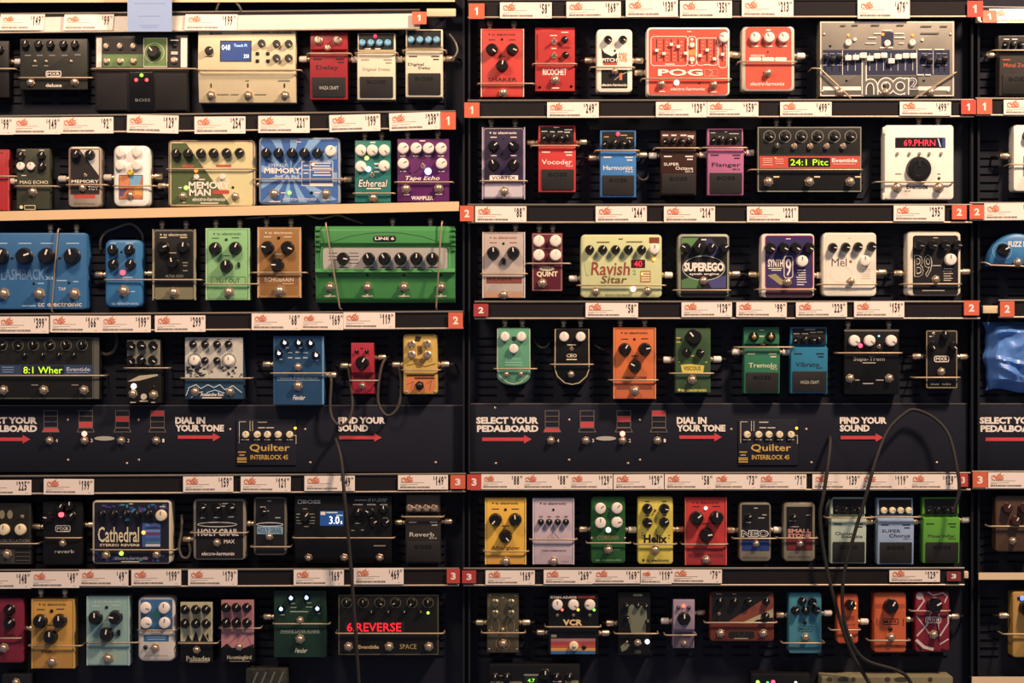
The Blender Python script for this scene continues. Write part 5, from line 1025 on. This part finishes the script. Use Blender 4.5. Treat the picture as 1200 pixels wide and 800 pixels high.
F = pedal('F4', (972, 98, 1174, 479), 'ehx', '#9a8a74', 'black and maroon phaser pedal', 'with salmon lettering in a tan box', bar=(940, 1192, 330), kind='brushed')
F.r(990, 128, 1157, 408, '#18161a', 5); F.r(994, 333, 1154, 405, '#7a2028', 2); F.t('SMALL', 1073, 283, 150, 26, '#d08a78', bold=.05); F.t('STONE', 1073, 313, 150, 26, '#d08a78', bold=.05); F.k(1034, 195, 22, 'kk', 40); F.f(1078, 364, 24); F.t(EH, 1072, 448, 150, 15, '#5a4c40', bold=.01); F.m((1030, 218, 40), (1130, 182, 26), (1075, 116, 26), (1040, 256, 60), c='#a99e90', h=5)
F = boss('F5', (155, 58, 345, 416), '#b9c4ac', 'pale green chorus pedal', 'behind the hanging cables', (166, 66, 336, 150), (165, 298, 338, 409), [('Chorus', 225, 253, 92, 18), ('Ensemble', 270, 270, 112, 16)], 'ink', bar=(130, 392, 168))
ticks(F, (190, 230, 272, 312), 122, 17, pc='gr')
F = boss('F5', (408, 62, 602, 421), '#9aacc8', 'light blue chorus pedal', 'with four cream knobs, fifth row', (416, 70, 590, 152), (420, 300, 593, 413), [('SUPER', 482, 240, 102, 16), ('Chorus', 527, 265, 112, 19), ('CH-1', 565, 282, 36, 9)], 'ink', bar=(385, 645, 165), plugs=[('L', 190)])
for x in (441, 487, 531, 575): F.k(x, 128, 18, 'c', 90)
F.l(497, 84, 6)
F = boss('F5', (653, 58, 850, 413), '#5ca02a', 'lime green phase pedal', 'rightmost in the fifth row of middle bay', (662, 66, 840, 150), (667, 300, 844, 409), [('Phase Shifter', 755, 267, 148, 16), ('PH-3', 812, 282, 36, 10)], '#2a4a14', plugs=[('L', 190), ('R', 180, 'w')])
ticks(F, (690, 730, 775, 815), 122, 17, pc='gr')
F = pedal('F5', (1045, 48, 1245, 352), 'soft', '#5a4030', 'dull brown pedal at the right edge', 'with three knobs, fifth row', bar=(1010, 1260, 215))
for x, y in ((1105, 115), (1195, 115), (1150, 185)): F.k(x, y, 30, '#4a2420', 30, 'knob')
F.f(1138, 292, 22); F.r(1060, 250, 1230, 262, '#4a3324', 2)

# ---------------- row six, left bay
F = pedal('G1', (-80, 88, 120, 414), 'soft', '#8a2038', 'dark crimson pedal cut by left edge', 'in the bottom row', bar=(-70, 108, 290), plugs=[('R', 240)])
F.k(50, 146, 29, 'kk', 40); F.k(50, 213, 29, 'kk', 40); F.f(20, 337, 26); F.m((50, 275, 50), c='#5a1424', h=8)
F = tc('G1', (160, 92, 372, 441), '#cf9436', 'amber three-knob pedal', 'in the bottom row at left', [(205, 203, 20), (303, 201, 0), (257, 281, 0)], 36, ('SPARK', 235, 356, 56, 16), 'ink', (364, 436, '#bd8430'), (263, 406, 26), bar=(140, 408, 328), plugs=[('T', 207), ('T', 327)], lean='#d9a850')
F.l(260, 152, 9)
F = tc('G1', (437, 78, 648, 426), '#87a8a0', 'pale teal three-knob pedal', 'in the bottom row at left', [(482, 186, 0), (582, 183, -80), (538, 269, 10)], 36, ('CINDERS', 543, 347, 80, 10, '#c9d4cc'), '#c4d2cc', (355, 420, '#94b0a4'), (544, 389, 28), bar=(432, 692, 312), lean='#a9c4bc')
F.b(590, 247, 605, 277, .004, 'kk', 'slide_switch'); F.l(536, 134, 8)
F = pedal('G1', (693, 80, 879, 406), 'round', '#d9c8b8', 'white and blue four-knob pedal', 'in the bottom row at left', bar=(690, 887, 250))
F.r(707, 95, 866, 246, '#2f6a9c', 4); F.c(785, 170, 20, '#2a7a70'); F.r(722, 275, 848, 306, '#2f6a9c', 4); F.m((785, 283, 100), (785, 295, 90), c='#8fb0c8', h=5)
for x, y, a in ((732, 136, 100), (826, 136, 0), (735, 211, 100), (828, 211, 10)): F.k(x, y, 29, 'w', a)
F.f(780, 337, 23); F.f(731, 335, 12, 'g'); F.m((785, 376, 120), c='#b9a898', h=5)
def six_knob(Z, rect, c, split, short, tail, xs, ys, fs, word, bar, art):
    F = pedal(Z, rect, 'box', '#1a1819', short, tail, bar=bar); x0, y0, x1, y1 = rect
    F.r(x0 + 2, y0 + 2, x1 - 2, split, c, 2)
    for x in xs:
        for y in ys: F.k(x, y, 24, 'kk', 30)
    for p_ in art: F.p(p_, '#1a1819')
    F.f(*fs); F.t(word, (x0 + x1) / 2 + 8, y1 - 20, (x1 - x0) * .72, 26, '#c9b896', bold=.02); F.m(((x0 + x1) / 2 + 10, y1 - 3, (x1 - x0) * .6), c='#8f8270', h=4)
    return F
six_knob('G1', (905, 105, 1070, 412), '#c2b68c', 306, 'cream and black six-knob pedal', 'with dark figures, bottom row', (929, 984, 1036), (145, 216), (988, 347, 21), 'Palisades', (895, 1092, 315), [[(930, 305), (945, 270), (965, 305)], [(965, 305), (985, 250), (1000, 305)], [(1005, 305), (1020, 262), (1045, 305)], [(1035, 280), (1045, 262), (1050, 300)]])
six_knob('G1', (1110, 94, 1278, 408), '#c07a7c', 338, 'pink and black six-knob pedal', 'bottom row at left', (1135, 1187, 1241), (135, 211), (1202, 332, 21), 'Hummingbird', (1100, 1308, 240), [[(1112, 338), (1140, 315), (1165, 338)], [(1225, 338), (1275, 318), (1275, 338)]]).ln([(1150, 320), (1200, 270), (1195, 330), (1240, 275), (1265, 330)], '#8a4a50', 3)
F = pedal('G2', (218, 50, 482, 386), 'box', '#1d4030', 'dark green reverb pedal with lit knobs', 'bottom row of the left bay', bar=(213, 497, 218), plugs=[('L', 182)])
for x, y in ((305, 87), (383, 85), (255, 142), (437, 140)):
    F.k(x, y, 20, 'kk', 0); lo, ro = F.at(x + 2, y - 2, F.sz(20) * 1.43); obj('knob_lamp', unit('led', '#9fc0ff'), F.root, lo, ro, (F.sz(10), F.sz(4), F.sz(10)))
F.f(350, 199, 20); F.t('MARINE LAYER REVERB', 350, 254, 195, 12, '#b4b8a4', bold=.01); F.ln([(250, 264), (452, 264)], '#7a8a74', 3); F.f(350, 293, 25); F.t('Fender', 355, 351, 62, 24, '#d8d4b8', bold=.01, shear=.3); F.m((315, 115, 20), (395, 112, 24), (318, 135, 30), (395, 133, 30), (345, 156, 90), (260, 172, 26), (445, 165, 14), c='#a8ae94', h=5)
F = pedal('G2', (540, 68, 1048, 376), 'box', '#201f1c', 'wide black reverb unit with red readout', 'bottom row of the left bay', bar=(528, 1072, 266), plugs=[])
F.o(543, 72, 1045, 373, '#5f573c', 5, 4)
for i, x in enumerate((585, 668, 750, 830, 912, 993)): F.e(x, 111, 27, 27, '#6a624c', 3); F.k(x, 111, 19, 'kk', (0, -10, 120, -110, -140, 0)[i], pc='c')
for x in (707, 792, 873, 955): F.k(x, 160, 14, 'kk', 20, pc='c')
F.l(993, 162, 7, '#a8f03c'); F.d(575, 206, 875, 262, '#12060a', '#ff1020', '6.REVERSE', 722, 272, 42)
for x in (593, 797, 997): F.f(x, 331, 24)
F.t('Eventide', 693, 333, 106, 19, '#c9a86c', bold=.03); F.t('SPACE', 893, 331, 84, 24, '#b99a60')
# ---------------- row six, middle bay
F = pedal('G3', (168, 80, 371, 461), 'box', '#6f6248', 'etched bronze four-knob pedal', 'bottom row of the middle bay', bar=(132, 412, 335), plugs=[('L', 268), ('R', 268)], kind='mottle')
F.e(222, 290, 28, 50, '#8a7c5c', 4); F.e(318, 290, 28, 50, '#8a7c5c', 4); F.e(268, 402, 46, 42, '#8a6240', 5); F.p([(240, 150), (268, 130), (295, 150), (285, 250), (250, 250)], '#574c36')
for x, y in ((220, 146), (322, 146), (220, 216), (322, 216)): F.k(x, y, 27, '#8f8468', 20, 'metalknob', 'k')
F.f(270, 402, 29); F.f(268, 312, 14); F.sw(270, 112, 10)
for x, y in ((186, 98), (352, 98), (182, 322), (356, 322), (180, 440), (358, 440)): F.scr(x, y, 8, '#a89a78')
F = pedal('G3', (560, 84, 880, 473), 'box', '#1b1a1d', 'black pedal with rainbow stripes', 'and three white knobs, bottom row', bar=(540, 896, 297), plugs=[('L', 332), ('R', 336)])
F.t('RYAN ADAMS', 657, 107, 166, 16, 'w', bold=.03); F.t('SIGNATURE', 803, 105, 110, 15, '#c8442c', bold=.03)
for x, a in ((617, 0), (720, 120), (825, -90)): F.k(x, 154, 35, 'w', a); F.sw(x, 220, 11)
F.l(648, 187, 9, '#ff5a50'); F.l(750, 187, 9, '#ffd23a'); F.l(852, 187, 9, '#7af048'); F.t('VCR', 716, 269, 126, 40, '#c8442c', bold=.05); F.t('VCR', 714, 267, 122, 37, '#ecd08a', bold=.03)
for i, c in enumerate(('#a86a68', '#b03a44', '#c24a34', '#d8963c', '#2f6a9c')): F.r(576, 370 + i * 20, 860, 389.5 + i * 20, c, 0, 'stripe')
F.k(722, 418, 31, 'c', 0, 'cap', 'c'); lo, ro = F.at(722, 418, F.sz(31) * 1.0); obj('footswitch', unit('button', 's'), F.root, lo, ro, (F.sz(16),) * 3); F.l(787, 426, 15); F.r(578, 345, 612, 362, '#8a8478', 2)
F = pedal('G3', (1005, 74, 1212, 478), 'box', '#1b1a1c', 'black pedal with pale green hand art', 'and white lamp, bottom row', bar=(985, 1263, 340), plugs=[('L', 272)])
F.p([(1075, 165), (1095, 150), (1120, 170), (1145, 160), (1185, 165), (1190, 240), (1180, 335), (1090, 335), (1080, 280), (1062, 235)], '#75765c'); F.p([(1020, 420), (1055, 395), (1080, 410), (1060, 440), (1030, 455)], '#75765c'); F.r(1102, 86, 1160, 100, '#8a866a', 2)
for x, y, a in ((1055, 160, 60), (1130, 160, 30), (1180, 165, 50), (1060, 235, 90), (1195, 265, 0)): F.k(x, y, 18, 'kk', a)
F.f(1130, 397, 24); F.l(1192, 390, 15, '#f0f4ff'); F.t('ZVEX', 1130, 455, 44, 20, '#6f6d54'); F.f(1062, 392, 9)
F = pedal('G4', (265, 118, 401, 432), 'soft', '#a48a9a', 'tiny lavender pedal with one black knob', 'bottom row of the middle bay', bar=(215, 416, 350), plugs=[('L', 258, 'w'), ('R', 202)], prof=[(0, .046), (.60, .046), (.64, .036), (1, .034)])
F.k(300, 173, 13, '#4a2c34', 0, 'knob'); F.k(367, 173, 13, '#4a2c34', 0, 'knob'); F.l(333, 162, 12, '#ff6050'); F.k(335, 242, 43, 'kk', 0); F.f(337, 403, 19); F.r(270, 325, 396, 428, '#6f5c66', 3)
F = pedal('G4', (502, 70, 912, 389), 'soft', '#7a3424', 'wide maroon and cream two-switch pedal', 'with diagonal stripes, bottom row', bar=(470, 932, 270))
F.r(510, 78, 905, 276, '#1b1819', 4); F.p([(600, 276), (860, 110), (905, 80), (905, 180), (720, 276)], '#8a4030'); F.p([(690, 276), (860, 200), (905, 178), (905, 235), (800, 250), (770, 276)], '#b0a07c')
for x, a in ((565, 0), (657, 20), (745, 60), (860, 20)): F.k(x, 132, 25, 'kk', a)
F.k(855, 226, 27, 'kk', 30); F.sw(560, 212, 11); F.f(570, 337, 28); F.f(842, 337, 28); F.r(620, 325, 785, 370, '#231a19', 16); F.m((700, 370, 90), (558, 86, 36), (657, 86, 26), c='#a89a78', h=6); F.e(703, 330, 22, 30, '#5a4030', 3)
F = pedal('G4', (1005, 76, 1216, 466), 'soft', '#3c8294', 'teal blue five-knob pedal', 'bottom row of the middle bay', bar=(965, 1236, 400), plugs=[('L', 220), ('R', 207, 'w')])
for x, y, a in ((1090, 130, 30), (1155, 136, 120), (1045, 190, 50), (1112, 190, -10), (1178, 188, 90)): F.k(x, y, 28, 'kk', a)
F.o(1062, 290, 1156, 328, '#1c3440', 4, 6); F.t('MXR', 1109, 309, 74, 18, '#1c3440', bold=.008); F.l(1108, 268, 13); F.f(1112, 360, 26); F.r(1010, 410, 1210, 462, '#35727f', 4)
F = pedal('G5', (190, 72, 304, 341), 'soft', '#d0552a', 'tiny orange pedal behind the cables', 'bottom row of the middle bay', bar=(155, 317, 268), plugs=[('R', 222, 'w')])
F.k(258, 129, 29, 'kk', 20); F.l(286, 124, 6, '#e8b040'); F.l(285, 148, 6, '#e8b040'); F.o(222, 192, 282, 214, '#4a1c14', 3, 4); F.t('MXR', 252, 203, 46, 11, '#4a1c14', bold=.008); F.t('phase 95', 255, 240, 62, 9, '#4a1c14'); F.f(258, 302, 20)
F = pedal('G5', (388, 64, 563, 389), 'soft', '#d35a28', 'orange one-knob pedal', 'with dark badge, bottom row at right', bar=(360, 587, 325))
F.r(394, 126, 557, 150, '#b84a24', 0, 'darker_stripe'); F.k(478, 137, 41, 'kk', 30); F.o(434, 205, 521, 239, '#3a1812', 4, 7); F.t('MXR', 477, 222, 70, 18, '#3a1812', bold=.008); F.l(477, 262, 12); F.f(480, 306, 24); F.t('phase 90', 475, 353, 110, 11, '#6a2818'); F.m((405, 225, 4), (548, 225, 4), c='#6a2818', h=40)  # band of darker orange across the face behind the knob
F = pedal('G5', (612, 58, 797, 386), 'soft', '#8e1f34', 'crimson pedal with white criss-cross stripes', 'bottom row, rightmost of middle bay', bar=(588, 803, 165), plugs=[('L', 210), ('R', 195)])
for pts, th in (([(620, 165), (660, 110), (640, 70)], 8), ([(680, 62), (710, 80), (760, 66), (785, 85), (770, 120)], 7), ([(618, 190), (690, 290)], 6), ([(620, 300), (675, 240), (700, 170)], 8), ([(790, 180), (790, 230), (745, 300)], 8), ([(745, 345), (792, 315)], 7), ([(616, 320), (660, 360), (710, 372)], 16), ([(740, 180), (735, 300)], 5)): F.ln(pts, '#d8b8ac', th, 'stripe')
for pts in ([(700, 180), (690, 240)], [(730, 230), (740, 330)], [(620, 345), (645, 378)], [(750, 370), (790, 380)]): F.ln(pts, '#18121a', 9, 'stripe')
F.c(636, 84, 20, '#c9a89c'); F.k(713, 131, 43, 'kk', 60); F.o(666, 196, 752, 230, '#e0c8bc', 4, 7); F.t('MXR', 709, 213, 68, 18, '#e0c8bc', bold=.008); F.f(710, 292, 25)
F = pedal('G5', (1138, 60, 1310, 416), 'soft', '#b98a3c', 'mustard pedal cut by the right edge', 'with glowing blue lamp, bottom row', bar=(1085, 1300, 290), plugs=[('L', 190)])
F.l(1190, 95, 13, '#5a7aff'); F.k(1215, 145, 45, 'kk', 30); F.f(1225, 350, 25); F.l(1172, 95, 10)

# ================================================================ loose things
def cable(pts, label, r=.0030, c='#4a403a', z='P', y=-.05, name='patch_cable'):
    out = []
    for p in pts:
        yy = p[2] if len(p) > 2 else y
        out.append((ux(p[0], yy), yy, uz(p[1], yy)))
    o = obj(name, mesh(name, *tube(smooth_path(out, 8), r), mat('rubber', c), 60)); tag(o, label, 'cable', 'loose audio cables'); return o
cable([(393, 515, -.014), (394, 517, -.045), (400, 540, -.07), (404, 585, -.085), (410, 650, -.085), (416, 730, -.085), (421, 806, -.08), (424, 840, -.08)], 'long grey cable hanging from the left switch panel', 0.0036, '#2e2723')
cable([(972, 512, -.014), (973, 516, -.045), (971, 540, -.07), (965, 580, -.08), (961, 605, -.08), (966, 650, -.08), (977, 700, -.08), (996, 760, -.08), (1022, 806, -.08), (1040, 840, -.08)], 'long dark cable hanging from the middle switch panel', 0.0036, '#2a2421')
cable([(1117, 600, -.088), (1124, 575, -.088), (1121, 545, -.08), (1112, 510, -.06), (1095, 490, -.045), (1072, 480, -.04), (1058, 486, -.045), (1040, 505, -.06), (1026, 540, -.085), (1015, 580, -.095), (1000, 630, -.096), (988, 680, -.096), (990, 730, -.096), (1010, 770, -.094), (1050, 785, -.09), (1065, 796, -.088), (1080, 830, -.086)], 'dark cable arching over the middle switch panel and down', .0035, '#25201e')
cable([(388, 439, -.02), (388, 450, -.03), (387, 480, -.035), (392, 494, -.038), (401, 498, -.038), (409, 491, -.038), (413, 475, -.035), (411, 450, -.03), (408, 430, -.02)], 'looped cable hanging left of the tiny crimson pedal', .0028, '#473b33')
cable([(452, 419, -.02), (447, 430, -.028), (443, 455, -.034), (444, 474, -.036), (452, 486, -.038), (461, 484, -.038), (468, 472, -.036), (470, 450, -.032), (468, 432, -.028), (466, 428, -.02)], 'looped cable hanging right of the tiny crimson pedal', .0028, '#473b33')
cable([(114, 394, -.006), (113, 400, -.016), (117, 411, -.018), (124, 415, -.018), (132, 412, -.018), (137, 402, -.016), (136, 390, -.006)], 'short cable loop beside the wide unit with blue strip', 0.0036, '#5a5046')
cable([(118, 292, -.006), (118, 282, -.016), (124, 272, -.02), (138, 266, -.02), (150, 262, -.018), (158, 264, -.02), (166, 273, -.018), (168, 282, -.006)], 'cable curling above the small blue delay pedal', .0026, '#6d6156')
cable([(288, 256, -.006), (310, 254, -.02), (345, 252, -.024), (358, 251, -.024), (375, 256, -.024), (395, 252, -.024), (408, 256, -.022), (425, 262, -.006)], 'thin cable running along under the pale shelf edge', .0020, '#8a7c6c')
cable([(527, 70, -.020), (533, 66, -.026), (536, 58, -.026), (533, 48, -.02), (527, 40, -.004)], 'thin cable curling beside the cream pedal at row end', .0018, '#8a7c6c')
cable([(253, 14, -.03), (256, 5, -.04), (262, 0, -.04), (272, 0, -.04), (280, 7, -.04), (284, 16, -.03)], 'cable loop poking above the glaring top rail', .0022, '#6d6156')
cable([(624, 395, -.004), (628, 402, -.014), (634, 407, -.016), (641, 406, -.014), (645, 400, -.004)], 'small cable loop between the two round-bottomed pedals', .0022, '#4a423c')
cable([(693, 399, -.004), (697, 404, -.014), (703, 408, -.014), (708, 410, -.004)], 'small cable end right of the black round-bottomed pedal', .0022, '#4a423c')
cable([(213, 603, -.02), (213, 620, -.03), (210, 640, -.032), (213, 652, -.034), (220, 653, -.034), (223, 645, -.032), (221, 634, -.02)], 'dark cable loop between navy pedal and grey reverb box', .0026, '#5a5046')
cable([(746, 205, -.004), (749, 209, -.016), (754, 211, -.018), (759, 208, -.016), (760, 202, -.006)], 'small cable loop beside the blue harmony pedal', .0022, '#4a423c')
cable([(976, 580, -.03), (970, 590, -.05), (968, 600, -.05), (969, 615, -.03)], 'short dark cable stub left of pale green pedal', .0024, '#25201e')

# pale blue card hanging over the top rail
y = -.076
root = obj('hanging_card', None, None, (ux(175.5, y), y, uz(37, y))); root.empty_display_size = .01
w, h = us(52, y), us(60, y)
obj('sheet', mesh('sheet', *prism([(a, b + h / 2) for a, b in rrect(w, h, .001, 2)], .0010), mat('card', '#93a8d0')), root)
fp = MB()
for zz, ww in ((.55, .7), (.30, .5), (.12, .45), (.08, .35)): fp.add(prism([(a, b + h * zz) for a, b in rrect(w * ww, .0016, 0)], .0001, 0, -.0011))
obj('fine_print', fp.mesh('fine_print', mat('print', '#7f95c4')), root)
tag(root, 'pale blue card hanging over the glaring top rail', 'card')

# crumpled blue plastic bag
def bag():
    nx, nz = 44, 54; rr = random.Random(12); v = []; f = []
    X0, X1, Z0, Z1 = ux(1155, -.012), ux(1262, -.05), uz(458, -.05), uz(377, -.05)
    folds = []                                # straight creases: tents and valleys at random angles
    for k in range(40):
        a = rr.uniform(-.9, .9) if k % 3 else rr.uniform(1.0, 2.1); cu, ct = rr.random(), rr.random()
        folds.append((math.sin(a), math.cos(a), cu, ct, rr.uniform(.05, .16), rr.uniform(-.010, .014), rr.uniform(.15, .5)))
    for side in (0, 1):
        for j in range(nz + 1):
            for i in range(nx + 1):
                u, t = i / nx, j / nz; h = 0.0
                for n1, n2, cu, ct, wd, am, ln_ in folds:
                    q = (u - cu) * n1 + (t - ct) * n2; e = (u - cu) * n2 - (t - ct) * n1
                    h += am * max(0, 1 - abs(q) / wd) * max(0, 1 - (abs(e) / ln_) ** 2)
                edge = .005 * math.sin(t * 7 + 1) * math.sin(t * 4) + .0015 * math.sin(t * 23)
                x = X0 + edge * (1 - u) + (X1 - X0) * u; z = Z0 + (Z1 - Z0) * t + .004 * math.sin(u * 11) * (1 - t)
                puff = min(1, (u + .02) * 7) * min(1, (1 - u) * 5 + .02) * min(1, (t + .02) * 6) * min(1, (1 - t) * 7 + .03)
                v.append((x, -.004 if side else -.008 - (.034 + h) * puff, z))
    n = (nx + 1) * (nz + 1)
    for j in range(nz):
        for i in range(nx):
            a = j * (nx + 1) + i; f.append((a, a + 1, a + nx + 2, a + nx + 1)); f.append((n + a, n + a + nx + 1, n + a + nx + 2, n + a + 1))
    rim = [i for i in range(nx + 1)] + [(j + 1) * (nx + 1) - 1 for j in range(1, nz + 1)] + [nz * (nx + 1) + i for i in range(nx - 1, -1, -1)] + [j * (nx + 1) for j in range(nz - 1, 0, -1)]
    for a, b in zip(rim, rim[1:] + rim[:1]): f.append((a, n + a, n + b, b))
    return mesh('plastic_bag', v, f, mat('film', '#5083cc'), 22)
tag(obj('plastic_bag', bag()), 'crumpled blue plastic bag over an item at the right edge', 'bag')

# things at the bottom edge of the picture
def low_thing(name, x0, x1, y0, y1, d, c, kind, label, cat):
    r = obj(name, None, None, (ux((x0 + x1) / 2, -d), 0, uz(y1, -d))); r.empty_display_size = .02
    w, h = us(x1 - x0, -d), us(y1 - y0, -d)
    obj('body', mesh('body', *prism([(a, b + h / 2) for a, b in rrect(w, h, .003, 3)], d, .002), mat(kind, c), 40), r); tag(r, label, cat)
    return Face('P', r, y0, y1, [(0, d), (1, d)])
F = low_thing('speaker_box', 288, 337, 783, 850, .05, '#4b483e', 'mottle', 'grey box with diagonal stripes at the bottom edge', 'box')
for i in range(4): F.ln([(292 + i * 10, 799 + 12), (302 + i * 10, 787)], '#6a6656', 2, 'stripe')
F = low_thing('pedal_case', 963, 1117, 792.5, 850, .06, '#7d7152', 'card', 'tan worn case edge at the bottom right of middle bay', 'case')
for x, w_ in ((972, 5), (988, 9), (1000, 4), (1056, 12), (1040, 5), (1090, 4)): F.c(x, 796, w_ * .7, '#4a4230', 3)
F = low_thing('multi_effects_unit', 573, 680, 778, 850, .05, '#1f1e22', 'paint', 'dark multi effects unit with green readout at bottom edge', 'effects unit')
for x in (580, 594, 652, 667): F.k(x, 793, 5, 'kk', 10)
F.m((588, 791.5, 6), c='gr', h=1); F.d(615, 792, 630, 802, '#0e1a0a', '#8af03c', '4.7', None, 8, 4); F.r(614, 789.5, 631, 791.6, '#8f8574'); F.r(575, 798, 590, 806, '#8f8470', 1); F.r(597, 798, 612, 806, '#7a7264', 1); F.r(662, 797, 678, 806, '#8f8a64', 1); F.r(648, 797.5, 658, 799, 'w'); F.k(639, 790, 7, 'kk', 0)
F = low_thing('multi_effects_unit', 880, 950, 789, 850, .05, '#1f1e22', 'paint', 'black unit with green and red lamps at bottom edge', 'effects unit')
F.l(888, 799, 2.2, '#9af05a'); F.l(899.5, 799.5, 1.6, '#4aa070'); F.l(906, 798.8, 2.4, '#ff4a6a'); F.l(932.5, 799.5, 1.6, '#e8d8c8')
F = low_thing('footswitch_unit', 2, 36, 790, 850, .05, '#26252a', 'paint', 'dark unit with one silver footswitch, bottom left corner', 'effects unit')
F.f(19, 799, 5)

name_tags()
flush_text()
for l_, os_ in LABELS.items():
    if len(os_) > 1: print('SAME LABEL', l_, os_)
    if not 4 <= len(l_.split()) <= 16: print('LABEL LENGTH', len(l_.split()), l_)
